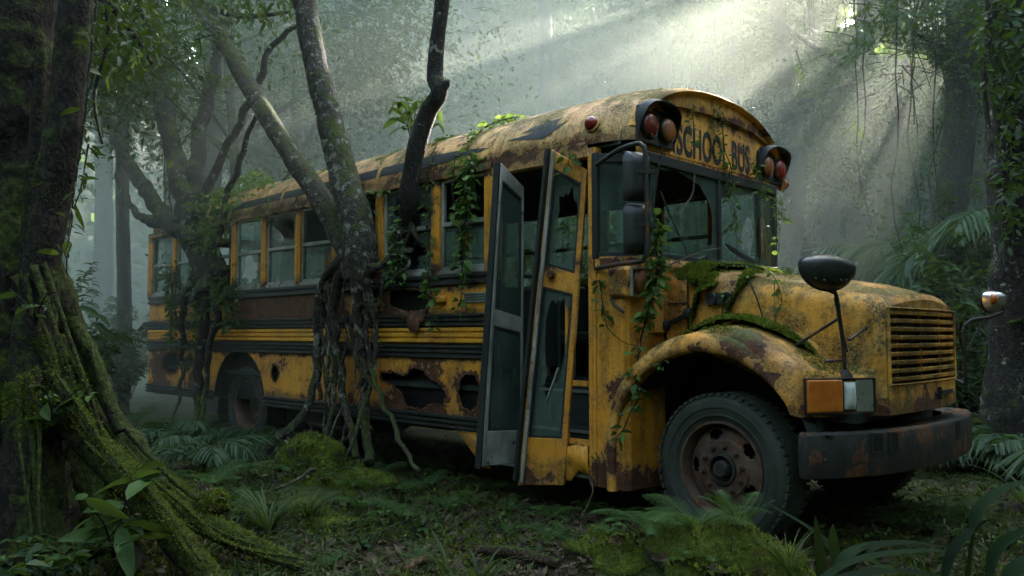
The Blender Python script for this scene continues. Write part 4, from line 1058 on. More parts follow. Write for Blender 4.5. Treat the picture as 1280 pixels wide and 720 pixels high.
wheel((-6.50, -.98, .52), 0, -1, True); wheel((-6.50, -.66, .52), 0, -1, True)
wheel((-6.50, 1.06, .52), 0, 1, True)
# ------------------------------------------------------------------ ground
BUMPS = [(.45, -1.95, .62, .42, .24), (-.35, -1.85, .5, .4, .10), (-3.5, -2.0, .9, .55, .16), (-4.4, -2.1, .7, .6, .12), (-3.2, -3.7, 1.1, .9, .22), (1.6, 1.4, 1.6, 1.2, .12), (-7.5, -2.4, 2, 1, .12), (-9, -4.5, 3, 2, .35), (2.4, -2.6, 1.0, .8, .08)]
def gh(x, y):
    h = .07 * noise.noise(Vector((x * .45, y * .45, 1))) + .035 * noise.noise(Vector((x * 1.6, y * 1.6, 3))) + .012 * noise.noise(Vector((x * 6, y * 6, 5)))
    for a, b, rx, ry, k in BUMPS: h += k * math.exp(-((x - a) / rx) ** 2 - ((y - b) / ry) ** 2)
    d = math.hypot(x + 3, y); h += .5 * noise.noise(Vector((x * .06, y * .06, 9))) * min(1, max(0, (d - 9) / 15))
    if -10 < x < 1.5 and -1.2 < y < 1.3: h = min(h, .03)
    return h
NG = 300
cs = [math.sinh((i / NG * 2 - 1) * 4.2) / math.sinh(4.2) for i in range(NG + 1)]
gx0, gy0 = -.9, -2.6
V = [(gx0 + u * 95, gy0 + v * 95, 0) for v in cs for u in cs]
V = [(x, y, gh(x, y)) for x, y, _ in V]
F = [(j * (NG + 1) + i, j * (NG + 1) + i + 1, (j + 1) * (NG + 1) + i + 1, (j + 1) * (NG + 1) + i) for j in range(NG) for i in range(NG)]
me = np_mesh('ground', V, F); g_ = finish('ground', me, M['soil'], ang=180); tag(g_, 'dark mossy forest soil with leaf litter under the bus and trees', None, None, 'structure')
def G3(x, y, dz=0): return Vector((x, y, gh(x, y) + dz))
def gpx(px, py):
    """ground point seen at a pixel"""
    r = ray(px, py); t = (0 - CAM.z) / r.z
    for _ in range(6):
        p = CAM + r * t; t = (gh(p.x, p.y) - CAM.z) / r.z
    return CAM + r * t
def pxr(p, hw): return hw * (Vector(p) - CAM).dot(FW) / FPX     # half width in px -> metres

# ------------------------------------------------------------------ builders for plants
def mesh_samples(o, n, keep=None):
    """random points + normals on a mesh object"""
    me = o.data; me.calc_loop_triangles(); T = me.loop_triangles
    vi = np.empty(len(T) * 3, np.int32); T.foreach_get('vertices', vi); co = np.empty(len(me.vertices) * 3, np.float32); me.vertices.foreach_get('co', co)
    P = co.reshape(-1, 3)[vi.reshape(-1, 3)]; N = np.cross(P[:, 1] - P[:, 0], P[:, 2] - P[:, 0]); A = np.linalg.norm(N, axis=1); N = N / np.maximum(A, 1e-9)[:, None]
    k = RNG.choice(len(A), n, p=A / A.sum()); u = RNG.random(n); v = RNG.random(n); f = u + v > 1; u[f] = 1 - u[f]; v[f] = 1 - v[f]
    X = P[k, 0] + (P[k, 1] - P[k, 0]) * u[:, None] + (P[k, 2] - P[k, 0]) * v[:, None]; NN = N[k]
    if keep is not None:
        m_ = np.array([keep(x, n_) for x, n_ in zip(X, NN)]); X, NN = X[m_], NN[m_]
    return X, NN
def nz3(p, s, o=0): return noise.noise(Vector((p[0] * s + o, p[1] * s, p[2] * s)))
def mossify(o, n, L=(.012, .03), name='moss', thr=.0, upk=.5, mat='moss', parent=None, sc_=1.6):
    X, N = mesh_samples(o, n, lambda x, nn: nn[2] * upk + nz3(x, sc_, 3) * .7 + nz3(x, sc_ * 4, 9) * .35 > thr + random.random() * .2)
    k = len(X)
    if not k: return
    D = N + RNG.normal(size=(k, 3)) * .55; l = RNG.uniform(*L, k)
    m_ = leaves(name, X - N * .003, D, l, l * RNG.uniform(.22, .5, k), M[mat], parent or o); tag(m_, kind='stuff'); return m_
def blade_strip(b, pts, wid, fold=.15):
    pts = [Vector(p) for p in pts]; rows = []
    for i, p in enumerate(pts):
        t = (pts[min(i + 1, len(pts) - 1)] - pts[max(0, i - 1)]).normalized(); s = t.cross(Vector((0, 0, 1)))
        s = s.normalized() if s.length > 1e-3 else Vector((1, 0, 0)); n_ = s.cross(t); w = wid[i]
        rows.append([p + s * w / 2 + n_ * w * fold, p, p - s * w / 2 + n_ * w * fold])
    b.grid(rows)
def arc(p, az, L, el0, el1, n=10):
    """curve leaving p, elevation going from el0 to el1 along length"""
    out = [Vector(p)]; 
    for i in range(n):
        e = el0 + (el1 - el0) * (i + .5) / n; out.append(out[-1] + Vector((math.cos(az) * math.cos(e), math.sin(az) * math.cos(e), math.sin(e))) * L / n)
    return out
def strap_plant(name, label, cat, p, n, L, w, mat, group=None, el=(1.2, -.3), rnd=None, az=None):
    rnd = rnd or random; root = thing(name, label, cat, p, 0, group); b = MB()
    for i in range(n):
        a = (az[0] + (az[1] - az[0]) * rnd.random()) if az else rnd.uniform(0, 6.28); l = L * rnd.uniform(.6, 1.1); k = 12
        pts = arc(Vector((math.cos(a), math.sin(a), 0)) * .02, a, l, el[0] * rnd.uniform(.75, 1.15), el[1] * rnd.uniform(.2, 1.4), k)
        ww = w * rnd.uniform(.7, 1.2); blade_strip(b, pts, [ww * max(.04, math.sin(math.pi * min(1, .12 + .88 * (j / k) ** .8)) ** .7) for j in range(k + 1)])
    b.obj('foliage', M[mat], root, ang=180); return root
def fern(name, label, p, n, L, mat='fern', group=None, seed=0, az=None, el=(1.15, -.35)):
    rnd = random.Random(seed); root = thing(name, label, 'fern', p, 0, group); C = []; D = []; Ls = []; U = []; b = MB()
    for i in range(n):
        a = (az[0] + (az[1] - az[0]) * rnd.random()) if az else 6.28 * (i + rnd.random() * .7) / n; l = L * rnd.uniform(.6, 1.1); k = 26
        pts = arc((0, 0, 0), a, l, el[0] * rnd.uniform(.7, 1.1), el[1] * rnd.uniform(.4, 1.5), k); b.tube(pts, [.004 * (1 - .8 * j / k) for j in range(k + 1)], 4)
        for j in range(4, k + 1):
            t = (pts[j] - pts[j - 1]).normalized(); s = t.cross(Vector((0, 0, 1))).normalized(); u = s.cross(t); f = j / k
            pl = l * .30 * math.sin(math.pi * min(1, (1 - f) * .9 + .06)) ** .8 * (.45 + .55 * min(1, (f - .1) * 4))
            for sg in (-1, 1):
                dv = (s * sg + t * .45 - Vector((0, 0, .12))).normalized()
                # the pinna carries small leaflets of its own
                q = 7; sp_ = l / k
                for m_ in range(q):
                    bp = pts[j] + dv * pl * m_ / q; ll = min(sp_ * .85, pl * .3) * (1 - m_ / q * .65)
                    for s2 in (-1, 1):
                        C.append(bp); D.append((dv * .7 + t * s2 * .7)); Ls.append(ll); U.append(u)
    b.obj('stem', M['fern'], root)
    leaves('foliage', C, D, Ls, np.array(Ls) * .55, M[mat], root, up=np.array(U))
    return root
def palm(name, label, p, n, L, group=None, seed=0, trunk=0, el=(1.1, -.5), az=None, wid=.03, mat='palm', leafl=.42):
    rnd = random.Random(seed); root = thing(name, label, 'palm', p, 0, group); b = MB(); C = []; D = []; Ls = []
    if trunk: MB().limb([(0, 0, -.1), (0.03, 0, trunk * .5), (0, .02, trunk)], [.09, .07, .06], 9, .15, .15).obj('trunk', M['bark_far'], root)
    for i in range(n):
        a = (az[0] + (az[1] - az[0]) * rnd.random()) if az else 6.28 * (i + rnd.random() * .8) / n; l = L * rnd.uniform(.7, 1.1); k = 30
        pts = arc((0, 0, trunk), a, l, el[0] * rnd.uniform(.6, 1.1), el[1] * rnd.uniform(.5, 1.3), k); b.tube(pts, [.010 * (1 - .8 * j / k) for j in range(k + 1)], 5)
        for j in range(6, k + 1):
            t = (pts[j] - pts[j - 1]).normalized(); s = t.cross(Vector((0, 0, 1))).normalized(); f = j / k
            pl = l * leafl * math.sin(math.pi * min(1, .15 + .8 * f)) ** .7
            for sg in (-1, 1):
                C.append(pts[j]); D.append(s * sg * (1 - f * .4) + t * (.55 + f * .5) + Vector((0, 0, -.25 + rnd.uniform(-.15, .15)))); Ls.append(pl * rnd.uniform(.85, 1.1))
    b.obj('stem', M['palm'], root)
    leaves('foliage', C, D, Ls, wid, M[mat], root, fold=True, droop=.28); return root
def shrub(name, label, p, h, n, L, mat, group=None, seed=0, spread=.5, w=.38, nst=6, cat='plant', lean=(0, 0)):
    rnd = random.Random(seed); root = thing(name, label, cat, p, 0, group); b = MB(); C = []; D = []; Ls = []
    for i in range(nst):
        a = 6.28 * i / nst + rnd.random(); hh = h * rnd.uniform(.55, 1)
        pts = catmull([(0, 0, -.03), (math.cos(a) * spread * .3 + lean[0] * .4, math.sin(a) * spread * .3 + lean[1] * .4, hh * .5), (math.cos(a) * spread * rnd.uniform(.5, 1) + lean[0], math.sin(a) * spread * rnd.uniform(.5, 1) + lean[1], hh)], .05)
        b.tube(pts, [.008 * (1 - .7 * j / len(pts)) for j in range(len(pts))], 5)
        for _ in range(n // nst):
            j = int(len(pts) * rnd.uniform(.25, 1)) ; j = min(j, len(pts) - 1); q = pts[j]
            d = Vector((rnd.gauss(0, 1), rnd.gauss(0, 1), rnd.uniform(-.4, .5))).normalized(); C.append(q); D.append(d); Ls.append(L * rnd.uniform(.5, 1.1))
    b.obj('stem', M['bark_dark'], root)
    leaves('foliage', C, D, Ls, np.array(Ls) * w, M[mat], root, fold=2, droop=.25); return root
def vine(label, pts, n, L=.06, r=.006, name='hanging_vine', mat='leaf_vine', group=None, spread=.03, tails=0, seed=0, cat='vine', w=.6, wob=.012, leafy=(0, 1)):
    rnd = random.Random(seed); P = catmull(pts, .03); P = [p + Vector((noise.noise(p * 7 + Vector((seed, 0, 0))), noise.noise(p * 7 + Vector((0, seed, 5))), 0)) * wob for p in P]
    b = MB().tube(P, [r * (1 - .5 * i / len(P)) for i in range(len(P))], 5)
    C = []; D = []; Ls = []
    def put(Q, cnt):
        for _ in range(cnt):
            q = Q[min(len(Q) - 1, int(len(Q) * rnd.uniform(*leafy)))]; d = Vector((rnd.gauss(0, 1), rnd.gauss(0, 1), rnd.uniform(-.9, .35))).normalized()
            C.append(q + d * spread * rnd.random()); D.append(d); Ls.append(L * rnd.choice((.4, .6, .8, 1, 1.3)) * rnd.uniform(.8, 1.15))
    put(P, n)
    for _ in range(tails):
        s = P[int(rnd.random() * (len(P) - 1))]; k = rnd.uniform(.1, .45)
        T = [s + Vector((noise.noise(s * 9 + Vector((_, j, 0))) * .05 * j / 4, -.02 + noise.noise(s * 9 + Vector((j, _, 4))) * .05 * j / 4, -k * j / 5)) for j in range(6)]; T = catmull(T, .03)
        b.tube(T, r * .5, 4); put(T, int(n * k / 3))
    o = b.obj(name, M['bark_dark'], None); tag(o, label, cat, group)
    if C: leaves('foliage', C, D, Ls, np.array(Ls) * w, M[mat], o, fold=2, droop=.2)
    return o

# ------------------------------------------------------------------ strangler trees over the bus
def limb_px(b, pts, plane=None, depth=None, n=16, wob=.12, freq=4, seed=0, step=.05, wig=0):
    P = []; r = []
    for q in pts:
        y = q[3] if len(q) > 3 else plane
        p = side(q[0], q[1], y) if depth is None else at(q[0], q[1], q[3] if len(q) > 3 else depth)
        P.append(p); r.append(pxr(p, q[2]))
    return b.limb(P, r, n, step, wob, freq, seed, wig)
T1 = thing('strangler_tree', 'lichen-spotted twin-trunked tree whose roots grip the side of the bus', 'tree', G3(-4.3, -1.5))
def off(o):  # child built in world coordinates under a root placed elsewhere
    r = o.parent
    while r is not None and r.parent is not None: r = r.parent
    o.matrix_parent_inverse = Matrix.Translation(-r.location); return o
b = MB()
limb_px(b, [(236, -22, 13), (256, 15, 11), (290, 72, 10), (330, 140, 11), (368, 200, 12), (402, 250, 14), (425, 290, 16), (438, 320, 15), (444, 350, 12)], -1.42, n=22, wob=.13, seed=1, step=.035)
limb_px(b, [(376, -26, 14), (384, 20, 14), (392, 70, 14), (405, 120, 15), (418, 175, 16), (432, 230, 18), (446, 285, 21), (453, 325, 21), (450, 352, 13), (447, 375, 7)], -1.40, n=24, wob=.13, seed=2, step=.035)
trunk = off(b.obj('trunk', M['bark_strangler'], T1, ang=180))
b = MB()
rt = [
 [(442, 318, 12, -1.44), (418, 332, 10, -1.5), (404, 352, 8, -1.42), (397, 385, 7, -1.40), (396, 430, 7, -1.38), (393, 475, 7, -1.42), (375, 520, 8, -1.6), (345, 555, 8, -1.85), (322, 578, 9, -2.0)],
 [(446, 325, 14, -1.46), (426, 345, 11, -1.46), (417, 380, 9, -1.40), (419, 420, 8, -1.36), (425, 460, 7, -1.36), (432, 500, 7, -1.40), (440, 540, 7, -1.5), (446, 575, 8, -1.62)],
 [(454, 335, 15, -1.46), (450, 365, 11, -1.44), (448, 400, 9, -1.40), (454, 450, 8, -1.36), (456, 500, 8, -1.42), (459, 545, 8, -1.55), (461, 580, 9, -1.7)],
 [(462, 335, 11, -1.46), (482, 330, 8, -1.36), (498, 318, 5, -1.32), (515, 314, 3, -1.28)],
 [(440, 330, 8, -1.45), (414, 350, 5, -1.42), (406, 380, 4, -1.36), (410, 420, 4, -1.34), (420, 455, 4, -1.36), (416, 500, 3, -1.42), (408, 550, 3, -1.6)],
 [(458, 350, 8, -1.46), (454, 380, 6, -1.40), (456, 420, 5, -1.36), (462, 450, 5, -1.38), (478, 500, 4.5, -1.55), (498, 545, 4.5, -1.8), (518, 588, 4, -2.05)],
 [(430, 340, 6, -1.44), (412, 366, 5, -1.38), (403, 400, 4, -1.34), (400, 450, 4, -1.34), (402, 500, 3, -1.40)],
 [(450, 380, 5, -1.44), (440, 410, 4, -1.40), (446, 440, 3, -1.38), (462, 470, 3, -1.42), (452, 520, 2.5, -1.6), (430, 575, 2, -1.9)],
]
rnd = random.Random(5)
for i in range(20):
    x = rnd.uniform(398, 474); y = rnd.uniform(335, 430); l = rnd.uniform(50, 170); w = rnd.uniform(.6, 2.2)
    rt.append([(x, y, w, -1.42), (x + rnd.uniform(-10, 10), y + l * .35, w, -1.38), (x + rnd.uniform(-16, 16), y + l * .7, w, -1.40), (x + rnd.uniform(-14, 14), y + l, w * .6, -1.46)])
for i, q in enumerate(rt): limb_px(b, [(a_[0], a_[1], a_[2] * (.68 if a_[2] > 3 else 1), a_[3]) for a_ in q], -1.4, n=10, wob=.2, seed=10 + i, wig=.06)
o = off(b.obj('root', M['bark_strangler'], T1, ang=180)); mossify(trunk, 4000, (.012, .03), thr=.5, upk=.3)
ml = mossify(o, 3500, (.01, .025), thr=.5, upk=.25)

# bent sapling that leaves through a side window
T2 = thing('bent_tree', 'crooked dark tree growing out through a broken side window of the bus', 'tree', G3(-3.35, -1.0))
b = MB(); limb_px(b, [(556, -30, 9, -1.30), (551, 15, 9, -1.30), (546, 60, 9, -1.30), (544, 98, 10, -1.30), (549, 116, 11, -1.32), (534, 142, 11, -1.32), (522, 180, 11, -1.33), (514, 215, 11, -1.34), (510, 255, 12, -1.32), (514, 290, 11, -1.16), (520, 330, 10, -.95), (522, 380, 10, -.9)], seed=31)
limb_px(b, [(549, 116, 8, -1.32), (558, 104, 6, -1.30), (561, 100, 2, -1.28)], seed=33, n=8)
off(b.obj('trunk', M['bark_dark'], T2, ang=180))
b = MB()
for i, q in enumerate([[(512, 280, 4, -1.25), (500, 296, 3, -1.30), (490, 312, 3, -1.32), (482, 335, 2.5, -1.34), (476, 370, 2, -1.34)], [(512, 275, 4, -1.26), (520, 295, 3, -1.27), (530, 305, 2, -1.25)], [(508, 285, 3, -1.26), (496, 305, 2.5, -1.28), (500, 325, 2, -1.28), (486, 345, 2, -1.32)], [(514, 285, 3, -1.26), (505, 310, 2, -1.28), (512, 330, 2, -1.28), (490, 350, 1.5, -1.34)]]): limb_px(b, q, n=6, seed=40 + i)
off(b.obj('root', M['bark_strangler'], T2))
# leafy sprig on the roof beside it
rnd = random.Random(8); b = MB(); sp = thing('roof_seedling', 'broad-leaved seedling sprouting from the bus roof beside the crooked tree', 'seedling', side(516, 178, -.95))
base = Vector(sp.location); C = []; D = []; Ls = []
for px, py in [(490, 136), (500, 128), (508, 124), (524, 128), (534, 122), (545, 138), (496, 150), (512, 140), (528, 142), (502, 160), (548, 156), (518, 152)]:
    e = side(px, py, -.95 + rnd.uniform(-.25, .15)) - base; m_ = Vector((e.x * .35, e.y * .35, e.z * .7)); P = catmull([(0, 0, -.1), m_, e], .04); b.tube(P, [.008 * (1 - .7 * i / len(P)) for i in range(len(P))], 5)
    for _ in range(4): d = Vector((rnd.gauss(0, 1), rnd.gauss(0, .8), rnd.uniform(-.6, .35))).normalized(); C.append(e - d * .02); D.append(d); Ls.append(rnd.uniform(.10, .20))
b.obj('stem', M['bark_dark'], sp); leaves('foliage', C, D, Ls, np.array(Ls) * .42, M['leaf_vine'], sp, fold=2, droop=.3)

# tree rooted in the back of the bus
T3 = thing('roof_tree', 'many-stemmed tree growing up through the rear roof and a missing window of the bus', 'tree', G3(-7.2, -.9))
b = MB()
for i, q in enumerate([
 [(190, -25, 8), (198, 20, 9), (200, 60, 9), (202, 110, 10), (212, 170, 11), (222, 215, 12), (234, 265, 15), (246, 300, 17), (262, 335, 20), (268, 370, 22)],
 [(278, 20, 6, -.9), (266, 90, 8, -.9), (252, 150, 9, -.95), (246, 200, 10, -1.0), (243, 250, 12, -1.1), (252, 290, 15, -1.15)],
 [(110, 80, 3), (128, 125, 5), (150, 182, 8), (175, 225, 9), (198, 262, 10), (212, 276, 12), (236, 290, 16), (258, 310, 16)],
 [(148, 172, 4), (158, 190, 5), (150, 205, 3), (152, 235, 3), (166, 262, 4), (190, 276, 7), (210, 278, 9), (232, 288, 11)],
 [(372, 30, 3, -1.0), (340, 62, 4, -1.0), (312, 125, 5, -1.0), (285, 180, 5, -1.05), (262, 230, 6, -1.1), (252, 275, 8, -1.15)],
 [(322, 145, 2.5), (310, 180, 3.5), (292, 220, 4), (282, 255, 4), (276, 285, 4), (270, 310, 4), (283, 335, 2.5)],
 [(262, 330, 14, -1.2), (276, 340, 9, -1.25), (288, 335, 5, -1.2)],
 [(262, 345, 12, -1.25), (256, 380, 8, -1.34), (252, 420, 7, -1.34), (248, 470, 6, -1.36), (246, 520, 5, -1.5), (240, 552, 4, -1.8)],
 [(268, 350, 10, -1.25), (272, 390, 5, -1.34), (262, 430, 4, -1.34), (258, 480, 3, -1.36), (256, 520, 3, -1.5), (262, 556, 2, -1.8)],
 [(250, 340, 9, -1.25), (234, 370, 5, -1.34), (226, 410, 4, -1.34), (228, 450, 3, -1.34), (222, 500, 2, -1.5), (216, 535, 1, -1.8)]]):
    limb_px(b, q, -1.22, n=9, wob=.12, seed=60 + i, wig=.09)
tr3 = off(b.obj('trunk', M['bark_dark'], T3, ang=180))
def px_cloud(cx, cy, rx, ry, n, plane=None, depth=None, dz=.5, seed=0):
    """points in a flattened blob around a pixel"""
    out = []; rnd = np.random.default_rng(seed)
    for _ in range(n):
        a = rnd.uniform(0, 6.28); r = math.sqrt(rnd.random()); px = cx + rx * r * math.cos(a); py = cy + ry * r * math.sin(a)
        out.append(side(px, py, plane + rnd.uniform(-dz, dz)) if depth is None else at(px, py, depth + rnd.uniform(-dz, dz)))
    return np.array(out)
C = np.concatenate([px_cloud(262, 268, 32, 26, 420, -1.05, dz=.35, seed=1), px_cloud(285, 248, 32, 14, 300, -.8, dz=.5, seed=2), px_cloud(318, 226, 24, 10, 160, -.6, dz=.5, seed=22), px_cloud(255, 300, 22, 20, 160, -1.3, dz=.12, seed=3)])
L = RNG.uniform(.06, .13, len(C)); off(leaves('crown', C, rdir(len(C), -.1), L, L * .5, M['leaf_vine'], T3, fold=True, droop=.25))
rnd = random.Random(77)
for i in range(16):
    px = rnd.uniform(206, 292); x1 = px + rnd.uniform(-8, 8); y0 = rnd.uniform(325, 355); y1 = y0 + rnd.uniform(35, 110) * (1 if px < 258 else .6)
    vine('leafy trailer in the curtain of creeper hanging from the rear roof tree', [side(px, y0, -1.27), side((px + x1) / 2, (y0 + y1) / 2, -1.36), side(x1, y1, -1.36)], 75, .085, .006, group='creeper trailers hanging at the rear of the bus', seed=i, mat='leaf', w=.42, spread=.07, cat='vine')

# ------------------------------------------------------------------ left foreground tree
T4 = thing('mossy_tree', 'huge moss-covered tree with buttress roots at the left edge, in front of the bus', 'tree', at(60, 700, 4.9))
b = MB()
limb_px(b, [(22, -30, 44, 5.2), (20, 100, 42, 5.2), (14, 220, 40, 5.2), (4, 330, 44, 5.1), (2, 420, 54, 5.05), (6, 520, 62, 5.0), (10, 640, 68, 4.95), (10, 780, 72, 4.9)], depth=5, n=44, wob=.20, freq=3.6, seed=3, step=.03)
limb_px(b, [(98, -30, 17, 4.9), (90, 60, 18, 4.9), (78, 170, 22, 4.9), (62, 270, 21, 4.9), (50, 350, 21, 4.88), (42, 430, 24, 4.85), (42, 520, 30, 4.75), (44, 640, 34, 4.65), (46, 780, 38, 4.6)], depth=4.8, n=32, wob=.15, freq=4.5, seed=5, step=.03)
limb_px(b, [(52, 60, 5, 5.0), (48, 140, 9, 5.0), (42, 240, 12, 5.0), (40, 330, 14, 5.0), (50, 420, 16, 4.95)], depth=5, n=10, seed=8)
t4 = off(b.obj('trunk', M['bark_near'], T4, ang=180))
b = MB()
for i, q in enumerate([
 [(52, 310, 14, 5.3), (78, 390, 19, 5.35), (98, 450, 20, 5.4), (126, 515, 20, 5.4), (163, 566, 18, 5.4), (205, 603, 14, 5.4), (240, 628, 9, 5.4), (262, 648, 5, 5.4)],
 [(46, 420, 18, 4.85), (66, 490, 20, 4.8), (103, 543, 19, 4.7), (150, 592, 18, 4.6), (195, 645, 18, 4.5), (235, 695, 17, 4.4), (280, 750, 16, 4.35)],
 [(96, 520, 12, 5.0), (140, 570, 14, 4.95), (185, 610, 14, 4.9), (240, 648, 13, 4.85), (300, 676, 11, 4.8), (360, 700, 9, 4.8), (420, 726, 6, 4.8)],
 [(40, 480, 26, 4.8), (46, 560, 26, 4.7), (44, 640, 26, 4.6), (50, 720, 30, 4.5), (60, 790, 30, 4.45)],
 [(70, 420, 14, 5.2), (84, 500, 16, 5.25), (92, 580, 16, 5.3), (110, 650, 15, 5.3)],
 [(110, 560, 12, 4.75), (128, 620, 12, 4.6), (140, 690, 12, 4.5), (170, 760, 12, 4.4)],
 [(90, 400, 9, 5.0), (112, 440, 8, 4.98), (132, 492, 8, 4.95), (150, 540, 7, 4.9)]]):
    limb_px(b, q, depth=4.8, n=26, wob=.24, freq=5, seed=70 + i, step=.03)
rnd = random.Random(44)
MAIN = [[(95, 440, 5.0), (125, 510, 5.0), (165, 565, 5.0), (225, 615, 5.0), (262, 640, 5.0)], [(60, 470, 4.7), (105, 540, 4.6), (150, 588, 4.5), (195, 640, 4.4), (245, 705, 4.3)], [(110, 530, 4.85), (160, 575, 4.8), (220, 628, 4.72), (290, 672, 4.7), (380, 708, 4.7)], [(36, 470, 4.65), (44, 560, 4.55), (48, 660, 4.45), (60, 760, 4.35)], [(40, 340, 4.85), (70, 420, 4.8), (95, 500, 4.75), (120, 560, 4.7)]]
for i in range(26):
    q = MAIN[i % 5]; o_ = rnd.uniform(-20, 20); w_ = rnd.uniform(1.5, 5); dd = rnd.uniform(-.12, .05)
    limb_px(b, [(p[0] + o_ * rnd.uniform(.4, 1.3) + rnd.uniform(-5, 5), p[1] - abs(o_) * .2 + rnd.uniform(-8, 12), w_ * (1 - .12 * k), p[2] + dd) for k, p in enumerate(q)], depth=4.8, n=9, wob=.2, freq=8, seed=300 + i, step=.04)
r4 = off(b.obj('root', M['bark_root'], T4, ang=180))
mossify(r4, 130000, (.007, .026), thr=.16, upk=.42); mossify(t4, 60000, (.007, .022), thr=.30, upk=.35)
# leaves and twiners on that tree
vine('thin dark liana twisting down the leaning mossy trunk at the left', [at(124, -30, 4.8), at(114, 60, 4.75), at(108, 110, 4.74), at(100, 190, 4.75), at(90, 260, 4.74), at(82, 320, 4.7)], 26, .10, .009, seed=3, mat='leaf_dark', w=.35, name='liana')
vine('long leafy vine trailing behind the leaning mossy trunk', [at(112, 180, 5.4), at(94, 260, 5.4), at(82, 330, 5.35), at(98, 400, 5.3)], 34, .13, .006, seed=4, mat='leaf_dark', w=.34)
for i, (x, y, d, n, l, lab) in enumerate([(66, 520, 4.5, 16, .16, 'broad-leaved sprout on the root of the mossy tree'), (45, 400, 4.6, 12, .12, 'small leafy sprout on the mossy trunk at eye height'), (78, 505, 4.6, 26, .07, 'bright green clump of moss leaves on the buttress root')]):
    shrub('sprout', lab, at(x, y, d), .18 if i < 2 else .07, n, l, 'leaf' if i < 2 else 'leaf_vine', seed=20 + i, spread=.16, w=.4 if i < 2 else .6)
shrub('broadleaf_plant', 'broad-leaved plant with glossy leaves at the foot of the mossy tree', at(142, 690, 4.25), .48, 20, .26, 'leaf', seed=31, spread=.22, w=.34, nst=3)
shrub('leafy_shrub', 'low small-leaved shrub in the bottom left corner', at(60, 720, 4.1), .16, 170, .10, 'leaf_dark', seed=32, spread=.42, w=.45, nst=12)
shrub('leafy_shrub', 'low shrub between the two big mossy roots', at(100, 700, 4.2), .14, 120, .09, 'leaf', seed=33, spread=.38, w=.45, nst=10)
vine('withered pale vine stalk leaning on the mossy root', [at(160, 640, 4.35), at(168, 660, 4.32), at(180, 690, 4.25), at(190, 712, 4.2)], 10, .09, .007, seed=9, mat='deadleaf', name='dead_stalk', cat='stalk', w=.5)

# ------------------------------------------------------------------ vines on the bus
def vpx(label, pts, n, **k):
    return vine(label, [side(p[0], p[1], p[2]) for p in pts], n, **k)
def fpx(px, py, x): r = ray(px, py); return CAM + r * ((x - CAM.x) / r.x)
vpx('thick leafy vine spilling over the roof edge above the third window from the door', [(648, 146, -.55), (622, 152, -.78), (600, 164, -.95), (592, 185, -1.14), (588, 210, -1.28), (583, 250, -1.30), (580, 300, -1.30), (578, 345, -1.32)], 300, L=.075, r=.009, seed=11, tails=4, spread=.07)
vpx('vine trailing across the roof edge and down between two windows', [(560, 172, -.75), (545, 185, -1.05), (537, 205, -1.22), (534, 240, -1.27), (536, 285, -1.27), (535, 320, -1.26), (538, 360, -1.3), (541, 412, -1.33)], 130, L=.065, r=.007, seed=12, tails=2, spread=.04)
vpx('fine vine hanging in front of the window nearest the door', [(570, 190, -1.18), (566, 230, -1.27), (568, 270, -1.28), (576, 300, -1.28), (570, 325, -1.28), (572, 335, -1.3)], 46, L=.06, r=.006, seed=13, spread=.03)
vpx('tangle of creeper around the base of the crooked tree in the window', [(505, 255, -1.3), (498, 285, -1.3), (492, 300, -1.3), (500, 318, -1.3), (488, 338, -1.32), (494, 350, -1.33)], 210, L=.06, r=.008, seed=14, tails=5, spread=.10)
vpx('thin creeper running along the roof beside the crooked tree', [(525, 195, -.95), (530, 188, -.95), (545, 178, -.85), (566, 172, -.8)], 60, L=.06, seed=15, spread=.05)
vpx('wispy vine crossing the ribbed band below the crooked tree', [(478, 350, -1.3), (472, 375, -1.31), (468, 400, -1.3), (476, 430, -1.3), (470, 455, -1.3)], 24, L=.045, r=.004, seed=16)
vpx('creeper draped over the torn roof skin behind the twin trunks', [(385, 200, -.5), (365, 215, -.75), (345, 235, -1.0), (335, 252, -1.2), (330, 268, -1.26)], 110, L=.07, seed=17, tails=2, spread=.08)
vine('leafy vine falling over the sign between the two words', [fpx(850, 116, -.95), fpx(880, 122, -.80), fpx(896, 140, -.64), fpx(903, 160, -.64), fpx(907, 190, -.64), fpx(915, 215, -.62), fpx(916, 250, -.62), fpx(922, 285, -.62)], 150, .046, .006, seed=21, tails=4, spread=.04)
vine('clump of creeper on the front brow of the roof', [fpx(866, 118, -.9), fpx(890, 126, -.8), fpx(908, 134, -.78), fpx(920, 142, -.74), fpx(930, 150, -.72)], 200, .05, .007, seed=22, tails=2, spread=.06)
vine('vine hanging past the far warning lamps', [fpx(945, 205, -.62), fpx(955, 235, -.58), fpx(965, 252, -.58), fpx(980, 275, -.58)], 90, .055, .006, seed=23, tails=3, spread=.04)
vine('bushy vine hanging in front of the near edge of the windscreen', [fpx(828, 185, -.62), fpx(822, 215, -.60), fpx(818, 250, -.58), fpx(820, 290, -.56), fpx(822, 330, -.54), fpx(816, 365, -.52), fpx(808, 395, -.56)], 210, .07, .007, seed=24, tails=3, spread=.05, leafy=(.45, 1))
vpx('vine creeping down the gap between cowl panel and hood', [(812, 390, -1.10), (800, 430, -1.16), (796, 470, -1.24), (798, 495, -1.27), (788, 515, -1.26), (780, 535, -1.26), (768, 548, -1.28)], 90, L=.065, r=.008, seed=25, spread=.05)
vpx('short green tendril curling over the yellow cowl panel', [(748, 350, -1.25), (752, 372, -1.25), (757, 395, -1.25), (762, 412, -1.25), (780, 428, -1.25), (798, 432, -1.24)], 26, L=.07, r=.005, seed=26, leafy=(0, .55), spread=.03)
vpx('stem crossing the hood side from the moss to the fender', [(935, 345, -.72), (945, 372, -.80), (955, 400, -.82), (966, 415, -.90)], 16, L=.04, r=.007, seed=27)
